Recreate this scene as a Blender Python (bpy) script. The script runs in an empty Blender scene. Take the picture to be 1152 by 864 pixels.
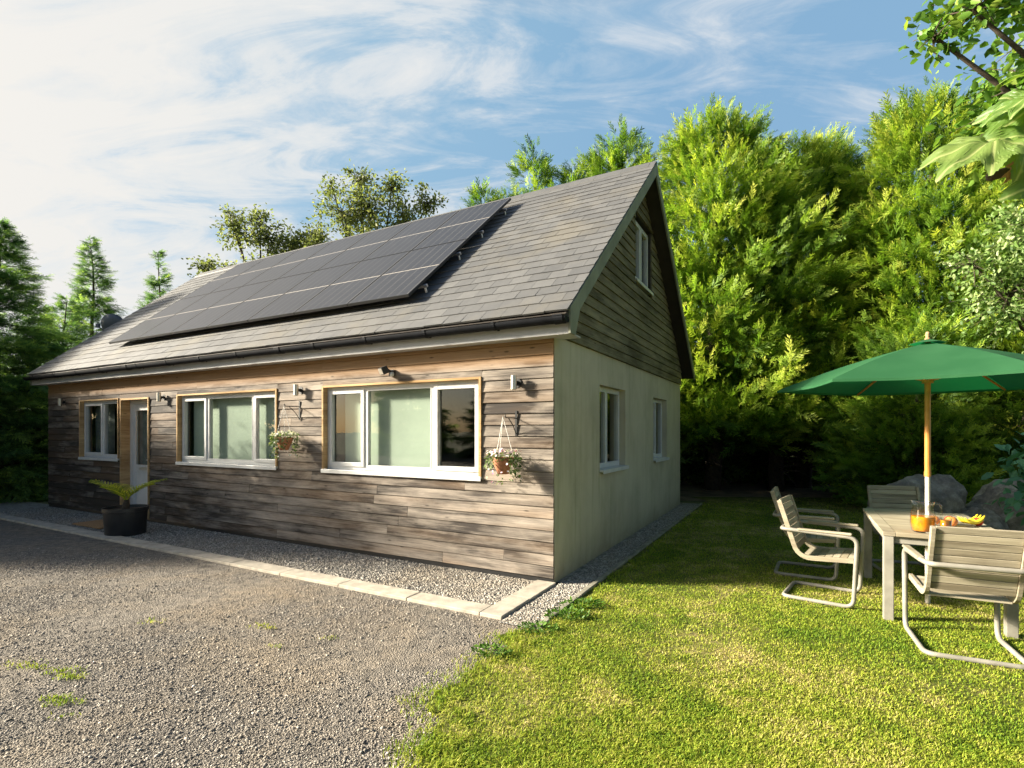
import bpy, math, random
import numpy as np
from mathutils import Vector, Matrix, Euler

random.seed(7)
rng = np.random.default_rng(11)
S = bpy.context.scene
COL = S.collection
R = math.radians

# ------------------------------------------------------------------ frame of the house
U = Vector((0.877, -0.480, 0)).normalized()      # along the front wall, towards the near corner and on to the table
V = Vector((-U.y, U.x, 0))                       # along the gable, away from the camera
C0 = Vector((0.446, 5.45, 0))                    # near corner of the house on the ground
ROT = math.atan2(U.y, U.x)

def H(x, y, z=0.0):
    return C0 + U * x + V * y + Vector((0, 0, z))

# ------------------------------------------------------------------ materials
def mat(name):
    m = bpy.data.materials.new(name)
    m.use_nodes = True
    nt = m.node_tree
    b = nt.nodes['Principled BSDF']
    return m, nt, b

def N(nt, t, **kw):
    n = nt.nodes.new(t)
    for k, v in kw.items():
        if k in n.inputs.keys():
            n.inputs[k].default_value = v
        else:
            setattr(n, k, v)
    return n

def L(nt, a, b):
    nt.links.new(a, b)

def ramp(nt, stops, fac=None):
    r = nt.nodes.new('ShaderNodeValToRGB')
    e = r.color_ramp.elements
    while len(e) > len(stops):
        e.remove(e[-1])
    while len(e) < len(stops):
        e.new(0.5)
    for el, (p, c) in zip(e, stops):
        el.position = p
        el.color = (c[0], c[1], c[2], 1) if not isinstance(c, (int, float)) else (c, c, c, 1)
    if fac is not None:
        L(nt, fac, r.inputs['Fac'])
    return r

def coords(nt, scale=(1, 1, 1), kind='Object', rotz=0):
    if kind == 'World':
        g = nt.nodes.new('ShaderNodeNewGeometry')
        src = g.outputs['Position']
    else:
        tc = nt.nodes.new('ShaderNodeTexCoord')
        src = tc.outputs[kind]
    mp = nt.nodes.new('ShaderNodeMapping')
    mp.inputs['Scale'].default_value = scale
    mp.inputs['Rotation'].default_value = (0, 0, rotz)
    L(nt, src, mp.inputs['Vector'])
    return mp.outputs['Vector']

def noise(nt, vec, scale=5, detail=4, rough=0.55, dist=0.0):
    n = N(nt, 'ShaderNodeTexNoise', Scale=scale, Detail=detail, Roughness=rough, Distortion=dist)
    L(nt, vec, n.inputs['Vector'])
    return n.outputs['Fac']

def mixc(nt, fac, a, b, mode='MIX'):
    m = nt.nodes.new('ShaderNodeMix')
    m.data_type = 'RGBA'
    m.blend_type = mode
    if isinstance(fac, (int, float)):
        m.inputs['Factor'].default_value = fac
    else:
        L(nt, fac, m.inputs['Factor'])
    for v, i in ((a, 6), (b, 7)):
        if isinstance(v, (tuple, list)):
            m.inputs[i].default_value = (v[0], v[1], v[2], 1)
        else:
            L(nt, v, m.inputs[i])
    return m.outputs[2]

def math_(nt, op, a, b=0.0, clamp=False):
    m = nt.nodes.new('ShaderNodeMath')
    m.operation = op
    m.use_clamp = clamp
    for v, i in ((a, 0), (b, 1)):
        if isinstance(v, (int, float)):
            m.inputs[i].default_value = v
        else:
            L(nt, v, m.inputs[i])
    return m.outputs[0]

def attr(nt, name='tint'):
    a = nt.nodes.new('ShaderNodeAttribute')
    a.attribute_name = name
    return a.outputs['Fac']

def bump(nt, b, h, strength=0.3, dist=0.01):
    n = N(nt, 'ShaderNodeBump', Strength=strength, Distance=dist)
    L(nt, h, n.inputs['Height'])
    L(nt, n.outputs['Normal'], b.inputs['Normal'])

def plain(name, c, rough=0.6, metal=0.0, var=0.12, vscale=6.0, spec=0.5, bumps=0.0):
    m, nt, b = mat(name)
    v = coords(nt)
    f = noise(nt, v, vscale, 5, 0.6)
    lo = tuple(x * (1 - var * 1.6) for x in c)
    hi = tuple(min(1, x * (1 + var * 1.6)) for x in c)
    r = ramp(nt, [(0.3, lo), (0.7, hi)], f)
    L(nt, r.outputs['Color'], b.inputs['Base Color'])
    b.inputs['Roughness'].default_value = rough
    b.inputs['Metallic'].default_value = metal
    b.inputs['Specular IOR Level'].default_value = spec
    if bumps:
        bump(nt, b, noise(nt, v, vscale * 12, 4), bumps, 0.004)
    return m

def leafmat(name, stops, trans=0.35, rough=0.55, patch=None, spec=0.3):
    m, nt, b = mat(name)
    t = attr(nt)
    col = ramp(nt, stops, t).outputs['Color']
    if patch:
        v = coords(nt, kind='World')
        f = noise(nt, v, patch[0], 3, 0.6)
        f = ramp(nt, [(patch[1], 0), (patch[2], 1)], f).outputs['Color']
        col = mixc(nt, f, col, patch[3])
    L(nt, col, b.inputs['Base Color'])
    b.inputs['Roughness'].default_value = rough
    b.inputs['Specular IOR Level'].default_value = spec
    tr = nt.nodes.new('ShaderNodeBsdfTranslucent')
    tcol = mixc(nt, 0.55, col, (0.62, 0.72, 0.10), 'MULTIPLY')
    tcol = mixc(nt, 1.0, tcol, (1.7, 1.7, 1.7), 'MULTIPLY')
    L(nt, tcol, tr.inputs['Color'])
    mx = N(nt, 'ShaderNodeMixShader')
    mx.inputs[0].default_value = trans
    L(nt, b.outputs[0], mx.inputs[1])
    L(nt, tr.outputs[0], mx.inputs[2])
    out = nt.nodes['Material Output']
    L(nt, mx.outputs[0], out.inputs['Surface'])
    return m

M = {}

def make_cladding(name, dark, light, warm, ztop=None):
    m, nt, b = mat(name)
    t = attr(nt)
    off = math_(nt, 'MULTIPLY', t, 37.0)
    tc = nt.nodes.new('ShaderNodeTexCoord')
    sep = nt.nodes.new('ShaderNodeSeparateXYZ')
    L(nt, tc.outputs['Object'], sep.inputs[0])
    along = math_(nt, 'ADD', sep.outputs['X'], sep.outputs['Y'])
    cb = nt.nodes.new('ShaderNodeCombineXYZ')
    L(nt, along, cb.inputs['X'])
    L(nt, off, cb.inputs['Y'])
    L(nt, sep.outputs['Z'], cb.inputs['Z'])
    def mapped(sc):
        mp = nt.nodes.new('ShaderNodeMapping')
        mp.inputs['Scale'].default_value = sc
        L(nt, cb.outputs[0], mp.inputs['Vector'])
        return mp.outputs['Vector']
    grain = noise(nt, mapped((2.2, 1, 75)), 1.0, 8, 0.68, 0.5)
    streak = noise(nt, mapped((1.1, 1, 9)), 1.0, 5, 0.6, 0.4)
    weather = noise(nt, mapped((0.45, 0.03, 0.8)), 1.0, 5, 0.6)
    k = math_(nt, 'ADD', math_(nt, 'MULTIPLY', grain, 0.5), math_(nt, 'MULTIPLY', streak, 0.55))
    k = math_(nt, 'ADD', k, math_(nt, 'MULTIPLY', t, 0.06))
    stain = noise(nt, mapped((1.3, 0.12, 4.5)), 1.0, 6, 0.62, 0.6)
    k = math_(nt, 'ADD', k, math_(nt, 'MULTIPLY', weather, 0.50))
    k = math_(nt, 'ADD', k, math_(nt, 'MULTIPLY', stain, 0.55))
    k = math_(nt, 'SUBTRACT', k, 0.605)
    k2 = k
    if ztop is not None:      # boards get darker towards the far end of the front
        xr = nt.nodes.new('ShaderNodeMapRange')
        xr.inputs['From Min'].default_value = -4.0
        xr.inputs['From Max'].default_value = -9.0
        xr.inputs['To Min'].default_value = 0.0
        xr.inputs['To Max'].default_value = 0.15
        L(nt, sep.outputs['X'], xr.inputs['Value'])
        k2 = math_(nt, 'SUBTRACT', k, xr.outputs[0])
    mid = tuple((a + c) / 2 for a, c in zip(dark, light))
    col = ramp(nt, [(0.33, dark), (0.48, mid), (0.64, light)], k2).outputs['Color']
    w = ramp(nt, [(0.47, 0), (0.66, 1)], noise(nt, mapped((0.35, 1, 2.5)), 1.0, 3)).outputs['Color']
    if ztop is not None:
        zr = nt.nodes.new('ShaderNodeMapRange')
        zr.inputs['From Min'].default_value = ztop[0]
        zr.inputs['From Max'].default_value = ztop[1]
        L(nt, sep.outputs['Z'], zr.inputs['Value'])
        w = math_(nt, 'MAXIMUM', math_(nt, 'MULTIPLY', w, 0.22), math_(nt, 'MULTIPLY', zr.outputs[0], 0.8))
    else:
        w = math_(nt, 'MULTIPLY', w, 0.3)
    wc = mixc(nt, grain, tuple(x * 0.55 for x in warm), tuple(x * 1.3 for x in warm))
    col = mixc(nt, w, col, wc)
    vor = N(nt, 'ShaderNodeTexVoronoi', Scale=1.0)
    L(nt, mapped((3.0, 1, 11)), vor.inputs['Vector'])
    kn = ramp(nt, [(0.05, 1), (0.13, 0)], vor.outputs['Distance']).outputs['Color']
    col = mixc(nt, math_(nt, 'MULTIPLY', kn, 0.7), col, tuple(x * 0.35 for x in dark))
    L(nt, col, b.inputs['Base Color'])
    b.inputs['Roughness'].default_value = 0.8
    b.inputs['Specular IOR Level'].default_value = 0.2
    bump(nt, b, grain, 0.45, 0.006)
    return m

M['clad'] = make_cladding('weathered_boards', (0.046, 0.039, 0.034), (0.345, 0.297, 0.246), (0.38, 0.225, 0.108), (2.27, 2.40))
M['clad2'] = make_cladding('gable_boards', (0.075, 0.066, 0.038), (0.28, 0.245, 0.15), (0.24, 0.195, 0.10))
M['trim'] = make_cladding('timber_trim', (0.30, 0.19, 0.09), (0.60, 0.42, 0.22), (0.55, 0.33, 0.13))
M['garden_wood'] = make_cladding('silvered_garden_wood', (0.19, 0.160, 0.110), (0.43, 0.380, 0.280), (0.38, 0.31, 0.18))

def make_render():
    m, nt, b = mat('painted_render')
    v = coords(nt)
    f = noise(nt, v, 1.3, 6, 0.6, 0.3)
    f2 = noise(nt, coords(nt, (3, 3, 0.5)), 1.5, 5, 0.65)
    k = math_(nt, 'ADD', math_(nt, 'MULTIPLY', f, 0.6), math_(nt, 'MULTIPLY', f2, 0.4))
    col = ramp(nt, [(0.3, (0.36, 0.325, 0.225)), (0.52, (0.50, 0.455, 0.33)), (0.72, (0.57, 0.525, 0.39))], k).outputs['Color']
    # splash-back dirt at the foot and algae washes
    tcz = nt.nodes.new('ShaderNodeTexCoord'); sz = nt.nodes.new('ShaderNodeSeparateXYZ'); L(nt, tcz.outputs['Object'], sz.inputs[0])
    foot = nt.nodes.new('ShaderNodeMapRange'); foot.inputs['From Min'].default_value = 0.45; foot.inputs['From Max'].default_value = 0.0
    L(nt, sz.outputs['Z'], foot.inputs['Value'])
    fm = math_(nt, 'MULTIPLY', math_(nt, 'POWER', foot.outputs[0], 1.6), math_(nt, 'ADD', noise(nt, v, 7, 6, 0.7), 0.25))
    col = mixc(nt, math_(nt, 'MULTIPLY', fm, 0.75, True), col, (0.16, 0.145, 0.085))
    st_ = ramp(nt, [(0.56, 0), (0.72, 1)], noise(nt, coords(nt, (7, 7, 0.35)), 1.2, 5, 0.6)).outputs['Color']
    col = mixc(nt, math_(nt, 'MULTIPLY', st_, 0.42), col, (0.24, 0.24, 0.14))
    L(nt, col, b.inputs['Base Color'])
    b.inputs['Roughness'].default_value = 0.85
    b.inputs['Specular IOR Level'].default_value = 0.2
    bump(nt, b, noise(nt, v, 160, 4), 0.25, 0.004)
    return m
M['render'] = make_render()

def make_slate():
    m, nt, b = mat('roof_slate')
    t = attr(nt)
    v = coords(nt)
    f = noise(nt, v, 9, 6, 0.65)
    big = noise(nt, v, 0.8, 4, 0.6)
    k = math_(nt, 'ADD', math_(nt, 'MULTIPLY', t, 0.42), math_(nt, 'MULTIPLY', f, 0.58))
    col = ramp(nt, [(0.15, (0.082, 0.083, 0.083)), (0.55, (0.113, 0.113, 0.111)), (0.9, (0.150, 0.149, 0.143))], k).outputs['Color']
    lf = ramp(nt, [(0.52, 0), (0.68, 1)], big).outputs['Color']
    col = mixc(nt, math_(nt, 'MULTIPLY', lf, 0.35), col, (0.19, 0.165, 0.11))
    L(nt, col, b.inputs['Base Color'])
    b.inputs['Roughness'].default_value = 0.62
    bump(nt, b, noise(nt, v, 60, 5), 0.3, 0.004)
    return m
M['slate'] = make_slate()

M['fascia'] = plain('grey_fascia_paint', (0.40, 0.40, 0.40), 0.5, var=0.06)
M['barge'] = plain('grey_green_board', (0.21, 0.22, 0.16), 0.6, var=0.15, vscale=3)
M['soffit'] = plain('dark_soffit', (0.035, 0.028, 0.022), 0.7)
M['gutter'] = plain('black_gutter_plastic', (0.010, 0.0115, 0.015), 0.6, var=0.2, spec=0.10)
M['upvc'] = plain('white_upvc', (0.62, 0.62, 0.60), 0.35, var=0.05)
M['dark_room'] = plain('dark_interior', (0.10, 0.10, 0.095), 0.9)
M['blind'] = plain('pale_blind', (0.44, 0.48, 0.40), 0.85, var=0.06, vscale=1.2)
M['curtain'] = plain('grey_curtain', (0.20, 0.20, 0.19), 0.9, var=0.2)
M['concrete'] = plain('pale_concrete', (0.43, 0.385, 0.31), 0.9, var=0.18, vscale=7, bumps=0.3)
M['old_concrete'] = plain('mossy_concrete', (0.25, 0.235, 0.18), 0.9, var=0.3, vscale=5, bumps=0.4)
M['steel'] = plain('brushed_steel', (0.60, 0.56, 0.48), 0.38, metal=0.75, var=0.05)
M['black'] = plain('black_metal', (0.018, 0.018, 0.018), 0.45, var=0.2)
M['alu'] = plain('aluminium', (0.60, 0.60, 0.60), 0.35, metal=0.9, var=0.04)
M['frame_grey'] = plain('taupe_powder_coat', (0.26, 0.245, 0.205), 0.5, var=0.15)
M['terracotta'] = plain('rattan_pot', (0.36, 0.15, 0.075), 0.8, var=0.3, vscale=30, bumps=0.5)
M['cord'] = plain('white_cord', (0.75, 0.73, 0.68), 0.7, var=0.03)
M['pot'] = plain('black_plastic_pot', (0.02, 0.021, 0.023), 0.42, var=0.2)
M['soil'] = plain('potting_soil', (0.06, 0.045, 0.03), 0.95, var=0.4, vscale=40, bumps=0.8)
M['coir'] = plain('coir_mat', (0.33, 0.19, 0.085), 0.95, var=0.3, vscale=50, bumps=0.8)
M['orange_wood'] = plain('varnished_pole', (0.55, 0.235, 0.05), 0.4, var=0.2, vscale=4)
M['pale_pole'] = plain('silvered_pole', (0.60, 0.55, 0.47), 0.5, var=0.08)
M['bark'] = plain('tree_bark', (0.070, 0.052, 0.036), 0.95, var=0.35, vscale=14, bumps=0.9)
M['dish'] = plain('grey_dish', (0.10, 0.11, 0.12), 0.5, var=0.08)
M['peach'] = plain('peach_skin', (0.80, 0.25, 0.06), 0.5, var=0.25, vscale=14)
M['apple'] = plain('apple_skin', (0.55, 0.05, 0.03), 0.3, var=0.3, vscale=18)
M['banana'] = plain('banana_skin', (0.80, 0.60, 0.03), 0.5, var=0.12, vscale=22)
M['petal'] = leafmat('petals', [(0.0, (0.80, 0.72, 0.74)), (0.6, (0.74, 0.52, 0.62)), (1.0, (0.36, 0.07, 0.24))], 0.25)
M['petal_white'] = leafmat('white_petals', [(0.0, (0.75, 0.72, 0.66)), (1.0, (0.82, 0.80, 0.78))], 0.25)

def make_canvas():
    m, nt, b = mat('green_canvas')
    v = coords(nt)
    col = ramp(nt, [(0.35, (0.026, 0.118, 0.046)), (0.65, (0.040, 0.152, 0.062))], noise(nt, v, 2.2, 4)).outputs['Color']
    L(nt, col, b.inputs['Base Color'])
    b.inputs['Roughness'].default_value = 0.8
    b.inputs['Specular IOR Level'].default_value = 0.25
    bump(nt, b, noise(nt, v, 260, 2), 0.15, 0.002)
    tr = N(nt, 'ShaderNodeBsdfTranslucent')
    tr.inputs['Color'].default_value = (0.012, 0.26, 0.07, 1)
    mx = N(nt, 'ShaderNodeMixShader')
    mx.inputs[0].default_value = 0.35
    L(nt, b.outputs[0], mx.inputs[1]); L(nt, tr.outputs[0], mx.inputs[2])
    L(nt, mx.outputs[0], nt.nodes['Material Output'].inputs['Surface'])
    return m
M['canvas'] = make_canvas()

def make_glass(name, tint=(0.84, 0.90, 0.87), add=0.10):
    m, nt, b = mat(name)
    nt.nodes.remove(b)
    tr = N(nt, 'ShaderNodeBsdfTransparent'); tr.inputs['Color'].default_value = (*tint, 1)
    gl = N(nt, 'ShaderNodeBsdfGlossy'); gl.inputs['Roughness'].default_value = 0.015
    lw = N(nt, 'ShaderNodeLayerWeight', Blend=0.5)
    v = coords(nt)
    bp = N(nt, 'ShaderNodeBump', Strength=0.03, Distance=0.05)
    L(nt, noise(nt, v, 1.3, 2), bp.inputs['Height'])
    L(nt, bp.outputs[0], gl.inputs['Normal'])
    f = math_(nt, 'ADD', math_(nt, 'MULTIPLY', math_(nt, 'POWER', lw.outputs['Facing'], 4.0), 0.9), add, True)
    mx = N(nt, 'ShaderNodeMixShader')
    L(nt, f, mx.inputs[0]); L(nt, tr.outputs[0], mx.inputs[1]); L(nt, gl.outputs[0], mx.inputs[2])
    L(nt, mx.outputs[0], nt.nodes['Material Output'].inputs['Surface'])
    return m
M['glass'] = make_glass('window_glass')
M['clear'] = make_glass('clear_glass', (0.93, 0.94, 0.93), 0.07)

def make_juice():
    m, nt, b = mat('orange_juice')
    v = coords(nt)
    col = ramp(nt, [(0.35, (0.85, 0.22, 0.008)), (0.65, (0.95, 0.42, 0.02))], noise(nt, v, 18, 3)).outputs['Color']
    L(nt, col, b.inputs['Base Color'])
    b.inputs['Roughness'].default_value = 0.15
    b.inputs['Subsurface Weight'].default_value = 0.4
    b.inputs['Subsurface Radius'].default_value = (0.05, 0.02, 0.005)
    return m
M['juice'] = make_juice()

def make_panel():
    m, nt, b = mat('solar_cells')
    tc = nt.nodes.new('ShaderNodeTexCoord')
    sep = nt.nodes.new('ShaderNodeSeparateXYZ')
    L(nt, tc.outputs['Object'], sep.inputs[0])
    def lines(src, pitch, w):
        x = math_(nt, 'DIVIDE', src, pitch)
        fr = math_(nt, 'FRACT', math_(nt, 'ADD', x, 50.0))
        d = math_(nt, 'ABSOLUTE', math_(nt, 'SUBTRACT', fr, 0.5))
        return math_(nt, 'GREATER_THAN', d, 0.5 - w)
    lx = lines(sep.outputs['X'], 0.166, 0.028)
    lxx = lines(sep.outputs['X'], 0.0332, 0.05)
    ly = lines(sep.outputs['Y'], 0.083, 0.022)
    mid = math_(nt, 'LESS_THAN', math_(nt, 'ABSOLUTE', sep.outputs['Y']), 0.011)
    t = attr(nt)
    base = mixc(nt, noise(nt, coords(nt), 3.0, 3), (0.018, 0.020, 0.026), (0.033, 0.034, 0.039))
    col = mixc(nt, math_(nt, 'MULTIPLY', lxx, 0.35), base, (0.09, 0.09, 0.09))
    col = mixc(nt, math_(nt, 'MULTIPLY', ly, 0.5), col, (0.10, 0.095, 0.09))
    col = mixc(nt, math_(nt, 'MULTIPLY', lx, 0.7), col, (0.175, 0.170, 0.160))
    col = mixc(nt, mid, col, (0.34, 0.31, 0.27))
    L(nt, col, b.inputs['Base Color'])
    b.inputs['Roughness'].default_value = 0.36
    b.inputs['Specular IOR Level'].default_value = 0.22
    return m
M['cells'] = make_panel()

def make_gravel_ground(name, a, c, d, scale, stain=True):
    m, nt, b = mat(name)
    v = coords(nt, kind='World')
    vo = N(nt, 'ShaderNodeTexVoronoi', Scale=scale)
    L(nt, v, vo.inputs['Vector'])
    hsv = ramp(nt, [(0.0, a), (0.5, c), (1.0, d)], vo.outputs['Color'])
    big = noise(nt, v, 0.7, 6, 0.65, 0.3)
    fine = noise(nt, v, 9, 6, 0.7)
    col = hsv.outputs['Color']
    if stain:
        st = ramp(nt, [(0.46, 0), (0.64, 1)], math_(nt, 'ADD', math_(nt, 'MULTIPLY', big, 0.75), math_(nt, 'MULTIPLY', fine, 0.25))).outputs['Color']
        col = mixc(nt, math_(nt, 'MULTIPLY', st, 0.7), col, (0.36, 0.29, 0.205))
    dk = ramp(nt, [(0.35, 0.55), (0.6, 1.0)], fine).outputs['Color']
    col = mixc(nt, 1.0, col, dk, 'MULTIPLY')
    L(nt, col, b.inputs['Base Color'])
    b.inputs['Roughness'].default_value = 0.95
    b.inputs['Specular IOR Level'].default_value = 0.15
    hgt = math_(nt, 'ADD', math_(nt, 'MULTIPLY', vo.outputs['Distance'], -1.0), math_(nt, 'MULTIPLY', fine, 0.8))
    bump(nt, b, hgt, 0.9, 0.02)
    return m
M['drive'] = make_gravel_ground('drive_gravel', (0.15, 0.136, 0.118), (0.265, 0.24, 0.205), (0.39, 0.35, 0.30), 95)
M['pebble_bed'] = make_gravel_ground('pebble_bed', (0.21, 0.195, 0.175), (0.35, 0.33, 0.29), (0.52, 0.48, 0.42), 48, False)

def make_stone_mat(name, lo, mid, hi):
    m, nt, b = mat(name)
    col = ramp(nt, [(0.0, lo), (0.55, mid), (1.0, hi)], attr(nt)).outputs['Color']
    v = coords(nt, kind='World')
    col = mixc(nt, math_(nt, 'MULTIPLY', ramp(nt, [(0.46, 0), (0.64, 1)], noise(nt, v, 0.7, 6, 0.65, 0.3)).outputs['Color'], 0.45), col, (0.38, 0.31, 0.22))
    L(nt, col, b.inputs['Base Color'])
    b.inputs['Roughness'].default_value = 0.9
    b.inputs['Specular IOR Level'].default_value = 0.2
    return m
M['stones'] = make_stone_mat('drive_stones', (0.12, 0.11, 0.098), (0.27, 0.245, 0.21), (0.52, 0.47, 0.40))
M['pebbles'] = make_stone_mat('pale_pebbles', (0.15, 0.14, 0.125), (0.33, 0.305, 0.265), (0.56, 0.52, 0.45))

def lawn_patch(nt):
    v = coords(nt, kind='World')
    a = noise(nt, v, 0.9, 5, 0.6, 0.4)
    c = noise(nt, v, 4.5, 4, 0.6)
    k = math_(nt, 'ADD', math_(nt, 'MULTIPLY', a, 0.6), math_(nt, 'MULTIPLY', c, 0.4))
    return k

def make_lawn():
    m, nt, b = mat('lawn_soil')
    k = lawn_patch(nt)
    col = ramp(nt, [(0.36, (0.075, 0.105, 0.018)), (0.5, (0.15, 0.165, 0.04)), (0.6, (0.29, 0.25, 0.10)), (0.7, (0.34, 0.26, 0.13))], k).outputs['Color']
    v = coords(nt, kind='World')
    f = noise(nt, v, 45, 5, 0.7)
    col = mixc(nt, 1.0, col, ramp(nt, [(0.3, 0.5), (0.65, 1.15)], f).outputs['Color'], 'MULTIPLY')
    L(nt, col, b.inputs['Base Color'])
    b.inputs['Roughness'].default_value = 0.95
    b.inputs['Specular IOR Level'].default_value = 0.1
    bump(nt, b, f, 0.8, 0.02)
    return m
M['lawn'] = make_lawn()

def make_grass():
    m, nt, b = mat('grass_blades')
    k = lawn_patch(nt)
    t = attr(nt)
    kk = math_(nt, 'ADD', k, math_(nt, 'MULTIPLY', math_(nt, 'SUBTRACT', t, 0.5), 0.22))
    col = ramp(nt, [(0.34, (0.15, 0.265, 0.022)), (0.49, (0.32, 0.40, 0.036)), (0.58, (0.46, 0.48, 0.07)), (0.68, (0.66, 0.57, 0.24))], kk).outputs['Color']
    L(nt, col, b.inputs['Base Color'])
    b.inputs['Roughness'].default_value = 0.6
    b.inputs['Specular IOR Level'].default_value = 0.2
    tr = N(nt, 'ShaderNodeBsdfTranslucent')
    L(nt, col, tr.inputs['Color'])
    mx = N(nt, 'ShaderNodeMixShader'); mx.inputs[0].default_value = 0.4
    L(nt, b.outputs[0], mx.inputs[1]); L(nt, tr.outputs[0], mx.inputs[2])
    L(nt, mx.outputs[0], nt.nodes['Material Output'].inputs['Surface'])
    return m
M['grass'] = make_grass()
M['field'] = plain('rough_field', (0.13, 0.135, 0.055), 0.95, var=0.35, vscale=0.8, bumps=0.5)
M['earth'] = plain('bare_earth', (0.19, 0.145, 0.09), 0.95, var=0.35, vscale=2.5, bumps=0.8)

def make_boulder():
    m, nt, b = mat('lichened_boulder')
    v = coords(nt)
    f = noise(nt, v, 6, 8, 0.7)
    col = ramp(nt, [(0.3, (0.12, 0.105, 0.085)), (0.5, (0.27, 0.24, 0.195)), (0.68, (0.50, 0.45, 0.36))], f).outputs['Color']
    L(nt, col, b.inputs['Base Color'])
    b.inputs['Roughness'].default_value = 0.95
    bump(nt, b, noise(nt, v, 14, 8, 0.7), 0.9, 0.05)
    return m
M['boulder'] = make_boulder()

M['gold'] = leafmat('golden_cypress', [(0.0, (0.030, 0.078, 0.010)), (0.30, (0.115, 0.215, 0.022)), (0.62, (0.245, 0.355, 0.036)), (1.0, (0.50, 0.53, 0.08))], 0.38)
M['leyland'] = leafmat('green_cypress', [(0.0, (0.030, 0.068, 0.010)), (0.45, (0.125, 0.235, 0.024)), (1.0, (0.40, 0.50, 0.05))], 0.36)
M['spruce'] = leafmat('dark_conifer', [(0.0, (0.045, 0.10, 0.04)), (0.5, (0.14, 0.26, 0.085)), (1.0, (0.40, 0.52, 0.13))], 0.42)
M['bluegreen'] = leafmat('thin_leaves', [(0.0, (0.075, 0.095, 0.035)), (0.6, (0.19, 0.22, 0.08)), (1.0, (0.34, 0.34, 0.14))], 0.45)
M['broad'] = leafmat('broad_leaves', [(0.0, (0.04, 0.10, 0.015)), (0.6, (0.125, 0.25, 0.035)), (1.0, (0.34, 0.44, 0.07))], 0.35, 0.4)
M['varieg'] = leafmat('variegated_leaves', [(0.0, (0.045, 0.10, 0.02)), (0.55, (0.18, 0.29, 0.075)), (1.0, (0.48, 0.54, 0.28))], 0.3, 0.45)
M['fig'] = leafmat('blue_green_leaves', [(0.0, (0.05, 0.16, 0.09)), (1.0, (0.20, 0.44, 0.25))], 0.3, 0.5)
M['palmleaf'] = leafmat('palm_leaf', [(0.0, (0.13, 0.21, 0.02)), (0.6, (0.40, 0.46, 0.04)), (1.0, (0.70, 0.66, 0.08))], 0.35, 0.45)
M['basket_leaf'] = leafmat('basket_leaves', [(0.0, (0.03, 0.07, 0.015)), (0.6, (0.13, 0.21, 0.06)), (1.0, (0.36, 0.41, 0.20))], 0.3)
M['weed'] = leafmat('weed_leaves', [(0.0, (0.035, 0.10, 0.012)), (1.0, (0.14, 0.26, 0.03))], 0.3)

def make_sycamore():
    m, nt, b = mat('sycamore_leaf')
    tc = nt.nodes.new('ShaderNodeTexCoord')
    t = attr(nt)
    v = coords(nt)
    f = noise(nt, v, 14, 5, 0.6)
    col = ramp(nt, [(0.25, (0.07, 0.155, 0.022)), (0.5, (0.13, 0.225, 0.04)), (0.70, (0.22, 0.29, 0.075)), (0.88, (0.34, 0.30, 0.10))], math_(nt, 'ADD', math_(nt, 'MULTIPLY', t, 0.6), math_(nt, 'MULTIPLY', f, 0.4))).outputs['Color']
    rib = attr(nt, 'rib')
    col = mixc(nt, math_(nt, 'MULTIPLY', ramp(nt, [(0.55, 0), (0.98, 1)], rib).outputs['Color'], 0.6), col, (0.55, 0.58, 0.25))
    L(nt, col, b.inputs['Base Color'])
    b.inputs['Roughness'].default_value = 0.48
    b.inputs['Specular IOR Level'].default_value = 0.75
    bump(nt, b, math_(nt, 'ADD', rib, math_(nt, 'MULTIPLY', f, 0.5)), 0.35, 0.01)
    tr = N(nt, 'ShaderNodeBsdfTranslucent')
    L(nt, mixc(nt, 1.0, col, (1.5, 1.6, 0.5), 'MULTIPLY'), tr.inputs['Color'])
    mx = N(nt, 'ShaderNodeMixShader'); mx.inputs[0].default_value = 0.4
    L(nt, b.outputs[0], mx.inputs[1]); L(nt, tr.outputs[0], mx.inputs[2])
    L(nt, mx.outputs[0], nt.nodes['Material Output'].inputs['Surface'])
    return m
M['sycamore'] = make_sycamore()
M['dead_leaf'] = leafmat('withered_leaf', [(0.0, (0.20, 0.09, 0.04)), (1.0, (0.45, 0.25, 0.13))], 0.25)

# ------------------------------------------------------------------ objects and meshes
def tag(o, label=None, cat=None, group=None, kind=None):
    if label: o['label'] = label
    if cat: o['category'] = cat
    if group: o['group'] = group
    if kind: o['kind'] = kind
    return o

def empty(name, loc=(0, 0, 0), rz=0.0, parent=None):
    o = bpy.data.objects.new(name, None)
    o.empty_display_size = 0.1
    COL.objects.link(o)
    o.location = loc
    o.rotation_euler = (0, 0, rz)
    if parent: o.parent = parent
    return o

def thing(name, label, cat, loc=(0, 0, 0), rz=0.0, group=None):
    return tag(empty(name, loc, rz), label, cat, group)

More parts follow.
